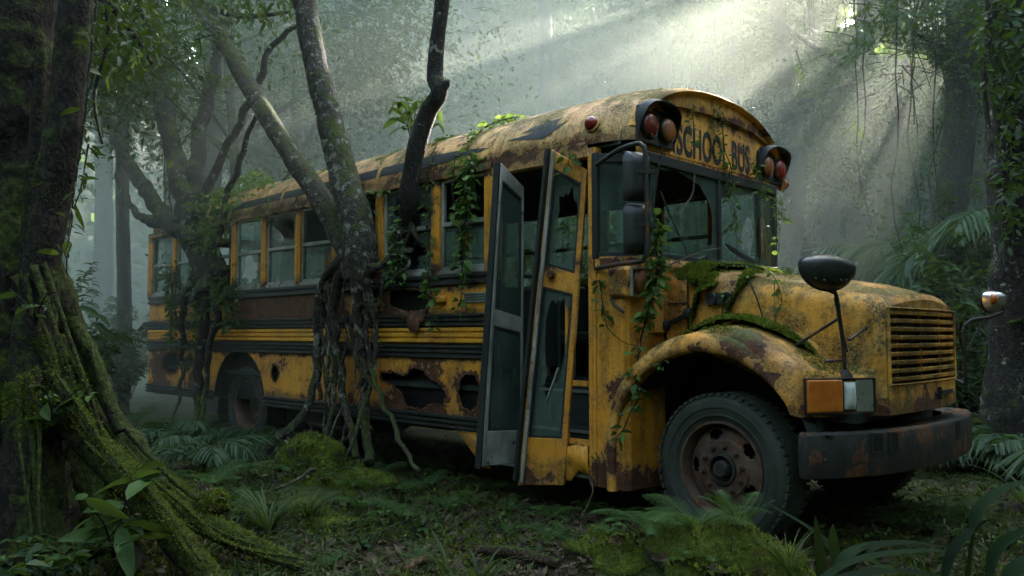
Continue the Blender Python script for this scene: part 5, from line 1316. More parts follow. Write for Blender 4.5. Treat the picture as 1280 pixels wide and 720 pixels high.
vpx('green runner along the top of the front fender', [(905, 368, -.82), (902, 395, -.83), (890, 408, -.95), (865, 420, -1.05), (840, 440, -1.18), (825, 458, -1.24)], 90, L=.04, r=.006, seed=28, spread=.03)
for i, (lab, q) in enumerate([('bare twig lying across the windscreen base', [fpx(825, 338, -.50), fpx(850, 325, -.5), fpx(880, 314, -.55), fpx(900, 310, -.6)]), ('crooked bare stem hanging inside the broken windscreen', [fpx(868, 215, -.64), fpx(866, 240, -.64), fpx(856, 258, -.62), fpx(848, 268, -.6)]), ('long bare stem slanting through the broken windscreen', [fpx(826, 240, -.63), fpx(838, 270, -.66), fpx(852, 300, -.70), fpx(862, 322, -.66)])]):
    b = MB().tube(catmull(q, .03), .007, 6); tag(b.obj('bare_twig', M['twig'], None), lab, 'twig')
b = MB().tube(catmull([(-.98, -1.23, .52), (-.93, -1.26, .47), (-.95, -1.27, .42), (-1.02, -1.26, .36), (-.95, -1.3, .25), (-1.02, -1.36, .06)], .03), .006, 5); b.tube(catmull([(-.92, -1.24, .53), (-.86, -1.28, .49), (-.9, -1.27, .44), (-.99, -1.27, .50)], .03), .006, 5)
tag(b.obj('dangling_root', M['twig'], None), 'thin dangling root caught on the lower corner of the doorway', 'root')

vine('creeper trailing over the roof brow just right of the near warning lamps', [fpx(842, 122, -.95), fpx(858, 128, -.80), fpx(866, 142, -.63), fpx(868, 160, -.63), fpx(866, 178, -.63)], 70, .045, .006, seed=41, tails=2, spread=.05)
vine('creeper hanging from the roof edge over the torn patch above the doorway', [side(735, 150, -.85), side(722, 165, -1.0), side(714, 180, -1.16), side(712, 195, -1.26), side(710, 215, -1.28)], 90, .055, .006, seed=42, tails=3, spread=.06)
vine('creeper draped along the roof gutter left of the crooked tree', [side(440, 205, -.8), side(448, 222, -1.05), side(456, 238, -1.22), side(470, 240, -1.25), side(486, 236, -1.25)], 110, .06, .006, seed=43, tails=4, spread=.06)
vine('thin vine lying over the hood from the moss cushion to the grille', [Vector((-.4, -.45, 1.93)), Vector((-.15, -.55, 1.90)), Vector((.1, -.66, 1.84)), Vector((.22, -.74, 1.74)), Vector((.26, -.76, 1.60))], 60, .04, .006, seed=44, tails=2, spread=.03)
# moss cushions on the hood
def moss_patch(label, pts, w, thick, n, lg=(.012, .035), name='moss_patch'):
    b = MB(); P, W = catmull([p for p in pts], .04, w); rows = []
    for i, p in enumerate(P):
        t = (P[min(i + 1, len(P) - 1)] - P[max(0, i - 1)]).normalized(); s = t.cross(Vector((0, 0, 1))).normalized(); u = s.cross(t); row = []
        for k in range(11):
            v = k / 10 * 2 - 1; ww = W[i] * (1 + .6 * noise.noise(p * 7 + Vector((0, 0, (k > 5) * 3))) + .35 * noise.noise(p * 19 + Vector((0, 0, (k > 5) * 3)))); h = thick * (1 - v * v) * (.7 + .8 * noise.noise(p * 11 + Vector((v, v * 3, 0)))) * min(1, i / 3, (len(P) - 1 - i) / 3)
            row.append(p + s * ww * v + u * h)
        rows.append(row)
    b.grid(rows); o = b.obj(name, M['moss_rock'], None, ang=180); tag(o, label, 'moss'); mossify(o, n, lg, thr=-.5, upk=.6); return o
def dust_moss(o, n, fn, lg=(.005, .017)):
    X, N = mesh_samples(o, n, fn)
    if len(X): l = RNG.uniform(*lg, len(X)); tag(leaves('moss', X - N * .002, N + RNG.normal(size=X.shape) * .6, l, l * RNG.uniform(.25, .6, len(X)), M['moss'], o), kind='stuff')
dust_moss(hood, 60000, lambda x, n_: x[2] > 1.35 and nz3(x, 3.2, 4) + .6 * nz3(x, 9, 2) + .9 * (x[2] - 1.75) - .55 * max(0, x[0] + .25) > .12 + random.random() * .3)
dust_moss(fend, 40000, lambda x, n_: n_[2] > .15 and nz3(x, 4, 7) + .6 * nz3(x, 11, 2) - .7 * (x[1] + 1.0) * -1 - .3 * x[0] > .0 + random.random() * .35)
dust_moss(roof, 160000, lambda x, n_: x[1] < .4 and nz3(x, 2.2, 9) + .7 * nz3(x, 8, 1) + (.28 if x[2] < 2.93 else 0) + .05 * (-x[0] - 4) > .34 + random.random() * .3, (.008, .024))
def hp(px, py, y): return side(px, py, y)
o = moss_patch('thick green moss cushion on the rear of the hood under the windscreen', [Vector((-.50, -.74, 1.80)), Vector((-.53, -.55, 1.90)), Vector((-.50, -.3, 1.915)), Vector((-.48, .0, 1.92)), Vector((-.46, .3, 1.91)), Vector((-.42, .5, 1.90))], [.10, .17, .16, .14, .12, .06], .03, 14000)
moss_patch('moss streak running down the side of the hood', [Vector((-.38, -.72, 1.84)), Vector((-.34, -.775, 1.76)), Vector((-.36, -.785, 1.64)), Vector((-.40, -.79, 1.55)), Vector((-.42, -.80, 1.46))], [.10, .10, .05, .05, .07], .022, 3000)
moss_patch('narrow moss tongue hanging over the hood edge further forward', [Vector((-.02, -.56, 1.86)), Vector((-.03, -.70, 1.80)), Vector((-.06, -.765, 1.70)), Vector((-.12, -.78, 1.58)), Vector((-.14, -.785, 1.50))], [.06, .055, .045, .04, .03], .02, 1800)
moss_patch('strip of moss in the crease between hood and front fender', [Vector((-.45, -.86, 1.36)), Vector((-.2, -.88, 1.465)), Vector((.0, -.88, 1.495)), Vector((.2, -.86, 1.45)), Vector((.38, -.84, 1.36)), Vector((.5, -.82, 1.28))], [.05, .09, .10, .09, .07, .03], .03, 5000)
# ------------------------------------------------------------------ ground plants and debris (near)
def rock(label, c, r, seed, sq=(1, 1, .7), n=24, moss=6000, name='mossy_boulder', cat='boulder'):
    b = MB(); rows = []
    for i in range(n + 1):
        th = math.pi * i / n; row = []
        for k in range(2 * n):
            ph = math.pi * k / n; d = Vector((math.sin(th) * math.cos(ph), math.sin(th) * math.sin(ph), math.cos(th)))
            q_ = 1.6 if name == 'moss_mound' else 1; rr = r * (1 + .24 * q_ * noise.noise(d * 1.8 + Vector((seed, 0, 0))) + .10 * q_ * noise.noise(d * 4.5 + Vector((0, seed, 0))) + .04 * q_ * noise.noise(d * 11))
            row.append(Vector((d.x * sq[0], d.y * sq[1], d.z * sq[2])) * rr + Vector(c))
        rows.append(row)
    o = b.grid(rows, True).obj(name, M['moss_rock'], None, ang=180); tag(o, label, cat); mossify(o, moss, (.006, .028), thr=.05, upk=.7); mossify(o, int(moss * .03), (.03, .07), 'dead_leaves', .2, .7, 'deadleaf'); return o
p = gpx(372, 592); rock('rounded boulder thickly covered in moss, below the twin-trunked tree', p + Vector((0, .15, .08)), .30, 2, (1.15, .9, .80), moss=12000)
p = gpx(266, 645); rock('small bright mossy stone beside the tip of the big root', at(266, 630, 4.95), .10, 5, (1, 1, .8), moss=4000, name='mossy_stone', cat='stone')
p = gpx(740, 690); rock('low mossy hummock with a pale dead leaf, left of the front wheel', Vector((-.05, -2.05, .04)), .34, 8, (1.3, .8, .55), moss=9000, name='moss_mound', cat='moss mound')
rock('tall shaggy moss mound directly in front of the front wheel', Vector((.52, -2.05, .10)), .42, 11, (1.15, .75, .68), moss=15000, name='moss_mound', cat='moss mound')
rock('dark mossy hump at the right of the front wheel mound', Vector((1.0, -2.3, .02)), .30, 14, (1.3, .8, .6), moss=7000, name='moss_mound', cat='moss mound')
rock('wide grassy moss bank under the bus skirt, right of the boulder', Vector((-3.45, -1.95, .0)), .55, 17, (1.5, .75, .50), moss=16000, name='moss_mound', cat='moss mound')
rock('low moss hump at the foot of the twin-trunked tree', Vector((-2.75, -2.6, -.03)), .36, 19, (1.6, .9, .42), moss=7000, name='moss_mound', cat='moss mound')

# debris: logs, torn wood, sticks
def log(label, pts, r, mat, name, cat, seed=0, n=14):
    b = MB().limb(pts, r, n, .04, .18, 6, seed); return tag(b.obj(name, M[mat], None, ang=60), label, cat)
q0, q1 = gpx(596, 692), gpx(700, 712)
log('reddish-brown fallen log lying in the leaf litter at the bottom centre', [q0 + Vector((0, 0, .02)), q0.lerp(q1, .5) + Vector((0, 0, .05)), q1 + Vector((0, 0, .03))], [.03, .036, .03], 'log', 'fallen_log', 'log', 1)
q0, q1 = gpx(494, 722), gpx(548, 700)
log('pale torn piece of wood lying at the bottom edge', [q0 + Vector((0, 0, .02)), q0.lerp(q1, .5) + Vector((0, 0, .045)), q1 + Vector((0, 0, .03))], [.012, .03, .008], 'wood', 'wood_splinter', 'wood piece', 2, 8)
log('pale forked stick on the ground right of the small mossy stone', [at(344, 612, 5.9), at(362, 604, 5.9), at(378, 596, 5.9), at(388, 586, 5.95), at(400, 588, 6.0)], [.012, .014, .014, .010, .005], 'twig', 'fallen_stick', 'stick', 3, 8)
log('short upright stick stub beside the pale forked stick', [at(343, 612, 5.9), at(342, 598, 5.9), at(341, 588, 5.9)], [.008, .007, .005], 'twig', 'fallen_stick', 'stick', 4, 6)
log('long grey stick leaning against the roots by the boulder', [gpx(392, 616) + Vector((0, 0, .02)), side(418, 530, -1.75), side(430, 505, -1.6)], [.010, .008, .005], 'twig', 'leaning_stick', 'stick', 5, 6)
for i, (a, c) in enumerate([((560, 665), (610, 640)), ((590, 700), (630, 655)), ((650, 668), (700, 650)), ((440, 690), (520, 650)), ((530, 640), (560, 655)), ((1130, 640), (1210, 620)), ((740, 640), (770, 622)), ((470, 715), (420, 690)), ((1150, 690), (1230, 660)), ((330, 690), (372, 655))]):
    q0, q1 = gpx(*a), gpx(*c); log(['thin broken twig among the leaf litter in front of the bus', 'slender bare twig lying on the forest floor'][i % 2], [q0 + Vector((0, 0, .02)), q0.lerp(q1, .5) + Vector((.02, 0, .05)), q1 + Vector((0, 0, .025))], [.007, .006, .003], 'twig', 'fallen_twig', 'twig', 20 + i, 6)['group'] = 'thin twigs on the forest floor'
p = Vector((.03, -2.16, .235)); C = np.array([p + Vector((random.uniform(-.10, .10), random.uniform(-.04, .04), random.uniform(-.005, .015))) for _ in range(7)])
tag(leaves('dead_leaf_clump', C, rdir(7, .1), .13, .06, M['wood'], None, fold=True), 'crumpled pale dead leaves on the low hummock left of the front wheel', 'dead leaves')

# leaf litter and grass: uncountable
def area_pts(n, rx0, rx1, ry0, ry1, dens=None):
    out = []
    while len(out) < n:
        px = random.uniform(rx0, rx1); py = ry0 + (ry1 - ry0) * random.random() ** 1.3; p = gpx(px, py)
        if -9.8 < p.x < 1.0 and -1.0 < p.y < 1.3 and random.random() < .7: continue
        if dens and random.random() > dens(px, py, p): continue
        out.append(p)
    return np.array(out)
P = area_pts(26000, -250, 1500, 545, 800); n = len(P); d = rdir(n, .1, .35)
tag(leaves('leaf_litter', P + np.array([0, 0, .008]), d, RNG.uniform(.025, .095, n), RNG.uniform(.014, .042, n), M['deadleaf'], None, fold=True), 'fallen brown leaves scattered over the ground', 'leaf litter', None, 'stuff')
b = MB(); P = area_pts(900, -200, 1450, 560, 790)
for p in P:
    a = random.uniform(0, 6.28); l = random.uniform(.06, .3); q = Vector(p) + Vector((0, 0, .012)); e = q + Vector((math.cos(a) * l, math.sin(a) * l, random.uniform(-.01, .04))); b.tube([q, q.lerp(e, .5) + Vector((0, 0, random.uniform(0, .03))), e], random.uniform(.0015, .004), 4)
tag(b.obj('twig_litter', M['twig'], None), 'tiny twigs littering the forest floor', 'twig litter', None, 'stuff')
def gd(px, py, p): return max(0, min(1, .25 + 1.6 * nz3(p, 1.1, 4) + (.5 if (280 < px < 520 and 560 < py < 690) else 0) + (.3 if px > 1120 else 0)))
P = area_pts(13000, -200, 1450, 530, 790, gd); n = len(P)
d = rdir(n, 1.5, .5); L = RNG.uniform(.05, .17, n)
tag(leaves('grass', P, d, L, L * .09 + .002, M['grass'], None, fold=False, droop=.35), 'thin grass growing in tufts on the forest floor', 'grass', None, 'stuff')
P = area_pts(34000, -200, 1450, 550, 790, lambda px, py, p: max(0, min(1, .25 + 2.2 * nz3(p, 1.2, 14)))); n = len(P); L = RNG.uniform(.012, .05, n)
tag(leaves('ground_moss', P, rdir(n, .9), L, L * .5, M['moss'], None), 'low moss and tiny leaves carpeting the soil', 'moss', None, 'stuff')

# grass clumps, ferns, palms
strap_plant('grass_clump', 'broad tuft of fresh grass beside the pale forked stick', 'grass clump', gpx(335, 668), 55, .42, .016, 'grass', el=(1.35, .1))
strap_plant('grass_clump', 'grass tuft on the bank just right of the pale forked stick', 'grass clump', gpx(385, 650), 40, .32, .013, 'grass', el=(1.3, .0))
strap_plant('grass_clump', 'long-bladed grass tuft at the bottom edge near the log', 'grass clump', gpx(600, 735), 16, .42, .016, 'grass', el=(1.3, -.2))
strap_plant('grass_clump', 'few tall blades growing left of the log', 'grass clump', gpx(560, 722), 7, .36, .018, 'grass', el=(1.45, .3))
strap_plant('grass_clump', 'fine grass spray between front mound and dark blades', 'grass clump', at(985, 712, 4.0), 30, .30, .006, 'grass', el=(1.3, .2))
strap_plant('grass_clump', 'grass crowning the bank under the bus skirt', 'grass clump', Vector((-3.3, -2.05, .24)), 60, .30, .010, 'grass', el=(1.2, -.4))
strap_plant('grass_clump', 'sparse grass at the feet of the hanging roots', 'grass clump', Vector((-4.1, -1.95, .12)), 40, .26, .010, 'grass', el=(1.2, -.4))
for i, (px, py, n, L, lab) in enumerate([(540, 612, 5, .42, 'upright fern left of the doorway under the bus skirt'), (505, 618, 7, .30, 'small fern on the moss bank under the skirt'), (590, 632, 8, .26, 'low fern in the shade below the doorway'), (640, 640, 6, .22, 'small ground fern just in front of the bus step'), (470, 600, 8, .34, 'fern on top of the grassy bank'), (440, 612, 7, .28, 'fern between boulder and grassy bank')]):
    fern('fern', lab, gpx(px, py), n, L, seed=100 + i)
fern('fern', 'bright fern leaning over the moss mound against the front tyre', Vector((.42, -2.12, .33)), 8, .46, seed=120, el=(1.0, -.3))
fern('fern', 'tall pale fern shoot before the front wheel hub', Vector((.66, -2.10, .36)), 6, .32, seed=121, el=(1.35, .3))
fern('fern', 'fern at the left edge of the tall moss mound', Vector((.18, -2.2, .28)), 9, .34, seed=122)
fern('fern', 'small fern on the low hummock near the doorway', Vector((-.15, -2.15, .22)), 6, .22, seed=123)
fern('fern', 'fern hanging on the front face of the tall moss mound', Vector((.55, -2.33, .22)), 8, .24, seed=124)
for i, (px, py, n_, L_, lab) in enumerate([(360, 560, 9, .5, 'dim fern below the black skirt rail'), (425, 560, 9, .4, 'dim fern behind the hanging roots'), (485, 580, 9, .36, 'fern in the dark under the torn lower panel'), (545, 590, 9, .36, 'dark fern below the skirt step'), (270, 610, 10, .5, 'fern between the mossy root and the long-leaved plants'), (330, 600, 10, .4, 'fern at the left foot of the mossy boulder'), (615, 615, 8, .3, 'dark fern beneath the folded door leaf'), (770, 655, 8, .3, 'fern just left of the front tyre'), (1000, 650, 9, .3, 'fern in the dark under the near bumper corner'), (1060, 640, 9, .3, 'fern under the middle of the bumper'),
  (415, 596, 9, .36, 'fern at the back of the boulder'), (560, 640, 8, .3, 'fern in the litter below the skirt step'), (500, 650, 9, .3, 'fern at the right end of the grassy bank'), (690, 650, 8, .28, 'fern below the leaning door leaf'), (735, 640, 7, .26, 'fern under the yellow cowl panel'), (450, 640, 9, .3, 'fern in front of the grassy bank'), (300, 640, 9, .3, 'fern beside the end of the long root'), (1180, 650, 8, .4, 'fern in the shadow beyond the bumper'), (1120, 660, 8, .34, 'fern under the front bumper'), (690, 680, 9, .26, 'fern left of the low hummock')]):
    fern('fern', lab, gpx(px, py), n_, L_, seed=400 + i)
for i, (px, py, lab) in enumerate([(300, 575, 'arching palm-like plant with long leaflets left of the boulder'), (345, 565, 'second long-leaved plant between the rear wheel and boulder'), (255, 585, 'drooping long-leaved plant nearest the mossy roots'), (222, 560, 'long-leaved plant in the dim rear left undergrowth'), (318, 552, 'dim long-leaved plant hiding the rear wheel foot')]):
    palm('understory_palm', lab, gpx(px, py), 11, .85 if i < 3 else .8, seed=130 + i, wid=.022, el=(1.15, -.5), leafl=.32, mat='palm')
for i, (px, py, lab) in enumerate([(195, 545, 'dense fern mass below the rear corner of the bus'), (240, 548, 'fern mass under the hanging creeper curtain'), (280, 540, 'fern tuft below the rear wheel arch'), (170, 530, 'dim fern clump at the foot of the bus rear')]):
    fern('fern', lab, gpx(px, py), 11, .65, seed=140 + i)
protos = [shrub('seedling', 'small leafy seedling in the litter in front of the bus', gpx(455, 690), .13, 14, .075, 'leaf', seed=501, spread=.07, w=.5, nst=3), shrub('seedling', 'small leafy seedling in the litter in front of the bus', gpx(620, 660), .09, 18, .05, 'leaf_vine', seed=502, spread=.08, w=.6, nst=4), fern('seedling', 'small leafy seedling in the litter in front of the bus', gpx(520, 690), 6, .15, seed=503)]
rnd = random.Random(12)
for o in protos: o['group'] = 'small seedlings sprouting from the leaf litter'; o['category'] = 'seedling'
for i in range(44):
    c = copy_tree(protos[i % 3]); c.location = gpx(rnd.uniform(270, 800) if i < 30 else rnd.uniform(1010, 1280), rnd.uniform(600, 712)); c.rotation_euler = (0, 0, rnd.uniform(0, 6.28)); s_ = rnd.uniform(.6, 1.4); c.scale = (s_, s_, s_)
# foreground strap leaves, bottom right
def strap_px(name, label, leaves_, mat='leaf_strap', w=.06):
    root = thing(name, label, 'plant', at(leaves_[0][0][0], 760, leaves_[0][0][2])); b = MB()
    for lf in leaves_:
        P = catmull([at(*q[:3]) - Vector(root.location) for q in lf], .03); k = len(P) - 1; ww = w * random.uniform(.8, 1.15)
        blade_strip(b, P, [ww * max(.05, math.sin(math.pi * min(1, .18 + .82 * (j / k) ** .85)) ** .7) for j in range(k + 1)], .12)
    b.obj('foliage', M[mat], root, ang=180); return root
strap_px('strap_leaf_plant', 'broad strap leaves rising from the bottom edge right of the front wheel', [[(1062, 760, 3.3), (1050, 710, 3.3), (1028, 675, 3.35), (985, 645, 3.4), (943, 622, 3.45)], [(1030, 760, 3.25), (1026, 720, 3.25), (1022, 680, 3.25), (1019, 645, 3.25)], [(1050, 770, 3.2), (1046, 720, 3.2), (1042, 690, 3.2), (1041, 655, 3.2)], [(1000, 760, 3.3), (985, 720, 3.3), (960, 690, 3.3), (930, 672, 3.3)]], w=.07)
strap_px('strap_leaf_plant', 'long glossy leaves sweeping right from the bottom edge', [[(1020, 730, 3.0), (1060, 706, 3.0), (1110, 694, 3.0), (1170, 690, 3.0), (1215, 700, 3.0)], [(1040, 740, 3.1), (1085, 690, 3.1), (1130, 680, 3.1), (1180, 684, 3.1)], [(1010, 745, 2.9), (1070, 722, 2.9), (1130, 716, 2.9), (1200, 726, 2.9)], [(1035, 735, 3.1), (1055, 700, 3.1), (1080, 684, 3.15), (1110, 676, 3.2)]], w=.075)
strap_px('strap_leaf_plant', 'dark out-of-reach leaf fan in the bottom right corner', [[(1210, 780, 2.5), (1215, 700, 2.5), (1225, 640, 2.5), (1262, 610, 2.5), (1310, 598, 2.5)], [(1235, 780, 2.4), (1240, 720, 2.4), (1256, 680, 2.4), (1310, 650, 2.4)], [(1180, 780, 2.5), (1185, 720, 2.5), (1200, 680, 2.5), (1235, 650, 2.5)], [(1260, 780, 2.3), (1262, 730, 2.3), (1290, 700, 2.3), (1330, 690, 2.3)], [(1150, 780, 2.5), (1140, 740, 2.5), (1120, 715, 2.5), (1085, 708, 2.5)]], w=.085)
for i, (px, py, L, lab) in enumerate([(1255, 585, .9, 'long thin-leaved plant right of the bumper'), (1290, 640, .8, 'arching grass-like plant at the right edge'), (1230, 552, .9, 'dim arching plant behind the bumper end')]):
    strap_plant('arching_plant', lab, 'plant', gpx(px, py), 22, L, .022, 'leaf', el=(1.1, -.5))

SUN_EL, SAZ = R_(25.5), YAW - math.atan2(640, FPX)
S = Vector((math.cos(SAZ) * math.cos(SUN_EL), math.sin(SAZ) * math.cos(SUN_EL), math.sin(SUN_EL)))     # towards the sun
BEAMS = [ # px, py, depth, radius: where the gaps in the canopy send light through the mist
 ((1085, 155), 11.0, .70), ((1120, 178), 9.5, .3), ((1005, 70), 14, .32), ((905, 80), 15, .22), ((800, 60), 17, .34), ((690, 40), 18, .26), ((590, 60), 19, .34), ((480, 80), 20, .3), ((1040, 150), 13, .18), ((955, 120), 12, .22), ((860, 30), 17, .2), ((420, 110), 17, .4), ((640, 90), 15, .2), ((750, 80), 15, .2)]
BL = [(at(q[0], q[1], d), r) for q, d, r in BEAMS] + [(Vector((-2.6, .2, 3.45)), .9), (Vector((-1.1, -.2, 3.4)), .7), (Vector((-.1, -.1, 1.9)), .55), (Vector((.1, -1.0, 1.45)), .3), (Vector((.5, -2.1, .3)), .4), (Vector((-3.6, -2.1, .2)), .4), (Vector((-5, -1.2, 4.2)), .7), (at(190, 620, 4.7), .35), (at(250, 650, 4.8), .3), (at(372, 575, 7.3), .35), (Vector((1.4, 1.2, .2)), .5)]
def in_beam(P, pad):
    k_ = np.zeros(len(P), bool); Sv = np.array(S)
    for c, r in BL:
        d_ = P - np.array(c); al = d_ @ Sv; k_ |= (np.linalg.norm(d_ - al[:, None] * Sv, axis=1) < r + pad) & (al > 1.5)
    return k_
# ------------------------------------------------------------------ forest behind
def bg_tree(px, depth, hw, lean=0, h=14, label='', crown=None, seed=0, limbs=3, mat='bark_far', base=None, cl=.16, vines=0, y0=None):
    p = at(px, 420, depth); p = G3(p.x, p.y, -.1); rnd = random.Random(seed); root = thing('forest_tree', label, 'tree', p)
    r = hw * depth / FPX; b = MB(); top = Vector((lean, rnd.uniform(-.6, .6), h))
    mid = [Vector((lean * t ** 1.3 + rnd.uniform(-.25, .25) * (t > 0), rnd.uniform(-.2, .2) * (t > 0), h * t)) for t in (0, .03, .12, .35, .6, 1)]
    b.limb(mid, [r * 1.9, r * 1.5, r * 1.1, r, r * .85, r * .5], 10, .35, .14, 1.6, seed)
    C = []; 
    for i in range(limbs):
        t = rnd.uniform(.3, .85); s = Vector((lean * t ** 1.3, 0, h * t)); a = rnd.uniform(0, 6.28); l = rnd.uniform(1.6, 3.4)
        e = s + Vector((math.cos(a) * l, math.sin(a) * l, rnd.uniform(.4, 2.0))); m_ = s.lerp(e, .5) + Vector((0, 0, rnd.uniform(-.3, .5)))
        b.limb([s, m_, e], [r * .42, r * .28, r * .1], 7, .25, .12, 2, seed + i); C.append((m_.lerp(e, .6), 1.1)); C.append((e, 1.3))
    b.obj('trunk', M[mat], root, ang=180)
    if vines:
        V = MB(); CC = []; 
        for i in range(vines):
            a = rnd.uniform(0, 6.28); rr = rnd.uniform(r, r + 1.2); s = Vector((math.cos(a) * rr + lean * .6, math.sin(a) * rr, h * rnd.uniform(.45, .75))); l = rnd.uniform(2, 5.5)
            P = [s + Vector((noise.noise(Vector((i, j * .4, seed))) * .25, noise.noise(Vector((j * .4, i, seed))) * .25, -l * j / 8)) for j in range(9)]; V.tube(P, .012, 4)
            for q in P: 
                for _ in range(30): CC.append(q + Vector((rnd.gauss(0, .10), rnd.gauss(0, .10), rnd.uniform(-.4, .3))))
        V.obj('hanging_liana', M['bark_far'], root); CC = np.array(CC); CC = CC[~in_beam(CC + np.array(p), .05)]; L = RNG.uniform(.05, .12, len(CC)); leaves('liana_leaves', CC, rdir(len(CC), -.7), L, L * .45, M['leaf_far'], root)
    if crown:
        n, sp = crown; pts = []; dirs = []; TW = []
        for c, rad in C:
            k = max(1, int(n / max(1, len(C)) / 12))
            for _ in range(k):     # drooping sprays: leaves set along twigs
                s0 = c + Vector((rnd.gauss(0, rad * .42), rnd.gauss(0, rad * .42), rnd.gauss(0, rad * .28))) * sp; d0 = Vector((rnd.gauss(0, 1), rnd.gauss(0, 1), rnd.uniform(-.7, .25))).normalized(); ln_ = rnd.uniform(.35, .8) * (cl / .13)
                e0 = s0 + d0 * ln_ + Vector((0, 0, -.22 * ln_)); TW.append((s0, s0.lerp(e0, .5) + Vector((0, 0, .06 * ln_)), e0))
                for q in range(12):
                    f_ = (q + 1) / 12; pts.append(s0.lerp(e0, f_) + Vector((0, 0, .1 * ln_ * (f_ - f_ * f_)))); sd = d0.cross(Vector((0, 0, 1))).normalized() * (1 if q % 2 else -1); dirs.append(d0 * .6 + sd * .8 + Vector((rnd.gauss(0, .2), rnd.gauss(0, .2), rnd.uniform(-.6, 0))))
        pts = np.array(pts); dirs = np.array(dirs); kp = ~in_beam(pts + np.array(p), .05); pts = pts[kp]; dirs = dirs[kp]; L = RNG.uniform(.6, 1.3, len(pts)) * cl; leaves('crown', pts, dirs, L, L * .45, M['leaf_far'], root)
        tw = MB()
        for q in TW: tw.tube(q, [.012, .008, .004], 3)
        tag(tw.obj('twigs', M[mat], root), kind='stuff')
    if vines:
        V = MB(); CC = []; 
        for i in range(vines):
            a = rnd.uniform(0, 6.28); rr = rnd.uniform(r, r + 1.2); s = Vector((math.cos(a) * rr + lean * .6, math.sin(a) * rr, h * rnd.uniform(.45, .75))); l = rnd.uniform(2, 5.5)
            P = [s + Vector((noise.noise(Vector((i, j * .4, seed))) * .25, noise.noise(Vector((j * .4, i, seed))) * .25, -l * j / 8)) for j in range(9)]; V.tube(P, .012, 4)
            for q in P: 
                for _ in range(30): CC.append(q + Vector((rnd.gauss(0, .10), rnd.gauss(0, .10), rnd.uniform(-.4, .3))))
        V.obj('hanging_liana', M['bark_far'], root); CC = np.array(CC); CC = CC[~in_beam(CC + np.array(p), .05)]; L = RNG.uniform(.05, .12, len(CC)); leaves('liana_leaves', CC, rdir(len(CC), -.7), L, L * .45, M['leaf_far'], root)
    if crown:
        n, sp = crown; pts = []; dirs = []; TW = []
        for c, rad in C:
            k = n // max(1, len(C))
            for _ in range(6):
                cc = c + Vector((rnd.gauss(0, rad * .6), rnd.gauss(0, rad * .6), rnd.gauss(0, rad * .4)))
                pts.append(RNG.normal(size=(k // 6, 3)) * np.array([.42, .42, .26]) * sp + np.array(cc))
        pts = np.concatenate(pts); pts = pts[~in_beam(pts + np.array(p), .05)]; L = RNG.uniform(.6, 1.3, len(pts)) * cl; leaves('crown', pts, rdir(len(pts), -.25), L, L * .45, M['leaf_far'], root)
    return root
BT = [ # px, depth, half width px, lean, height, label, crown, limbs, vines
 (268, 15, 12, .3, 13, 'straight dim trunk in the mist behind the rear of the bus', (9000, 1.2), 5, 0),
 (215, 19, 10, -.8, 15, 'leaning misty trunk left of the bus roof tree', (9000, 1.3), 5, 0),
 (150, 14, 8, .9, 13, 'slim tree in the gap between mossy tree and bus', (8000, 1.1), 5, 0),
 (120, 24, 11, 0, 16, 'pale far trunk at the left in the thickest mist', (6000, 1.4), 4, 0),
 (330, 22, 12, .4, 16, 'hazy trunk behind the twin-trunked tree', (10000, 1.4), 6, 2),
 (400, 27, 13, -.4, 17, 'faint trunk right of the twin-trunked tree', (8000, 1.5), 5, 3),
 (480, 24, 10, .2, 16, 'faint vine-hung trunk left of the crooked tree', (8000, 1.4), 5, 4),
 (590, 30, 14, 0, 18, 'faint trunk in the mist above the bus windows', (7000, 1.6), 4, 5),
 (670, 25, 10, .3, 17, 'slim vine-hung trunk above the doorway', (7000, 1.4), 4, 6),
 (745, 29, 14, -.2, 18, 'wide pale trunk behind the bus roof front', (7000, 1.6), 4, 6),
 (830, 26, 11, .2, 17, 'misty trunk directly behind the sign', (6000, 1.5), 4, 6),
 (925, 22, 10, -.3, 16, 'vine-draped trunk right of the roof creeper', (8000, 1.4), 5, 6),
 (992, 19, 13, -.5, 15, 'grey trunk just right of the windscreen', (7000, 1.3), 4, 5),
 (1072, 21, 16, .9, 15, 'forked grey trunk above the hood', (7000, 1.2), 5, 4),
 (1130, 19, 15, -.5, 15, 'ivy-clad column trunk with a mossy side branch', (6000, 1.1), 4, 9),
 (1192, 12, 20, .3, 14, 'broad dark trunk behind the far mirror', (6000, 1.0), 4, 10),
 (1330, 13, 22, -.4, 14, 'dark trunk outside the right edge beyond the palms', (5000, 1.0), 4, 3),
 (-60, 16, 20, .4, 15, 'dark trunk beyond the left edge behind the mossy tree', (7000, 1.2), 4, 2),
 (295, 12.5, 6, -.5, 11, 'thin dark tree close behind the rear roof tree', (5000, 1.1), 4, 2),
 (360, 18, 9, .8, 14, 'leaning dark trunk between roof tree and twin trunks', (11000, 1.3), 6, 2),
 (1240, 20, 18, .5, 16, 'dark trunk in the gloom between broad trunk and right edge', (8000, 1.4), 5, 5),
 (1045, 27, 12, -.6, 17, 'far dim trunk above the grille', (7000, 1.5), 4, 4),
 (875, 31, 12, .7, 18, 'far leaning trunk behind the hood', (7000, 1.6), 4, 4),
 (60, 18, 12, .2, 15, 'dim trunk glimpsed between the mossy trunks', (7000, 1.2), 5, 0),
]
for i, (px, d, hw, ln, h, lab, cr, lb, vn) in enumerate(BT):
    o = bg_tree(px, d, hw, ln, h, lab, cr, 200 + i, lb, vines=vn, cl=.15 if d > 18 else .12); o['group'] = 'forest trees standing in the mist'
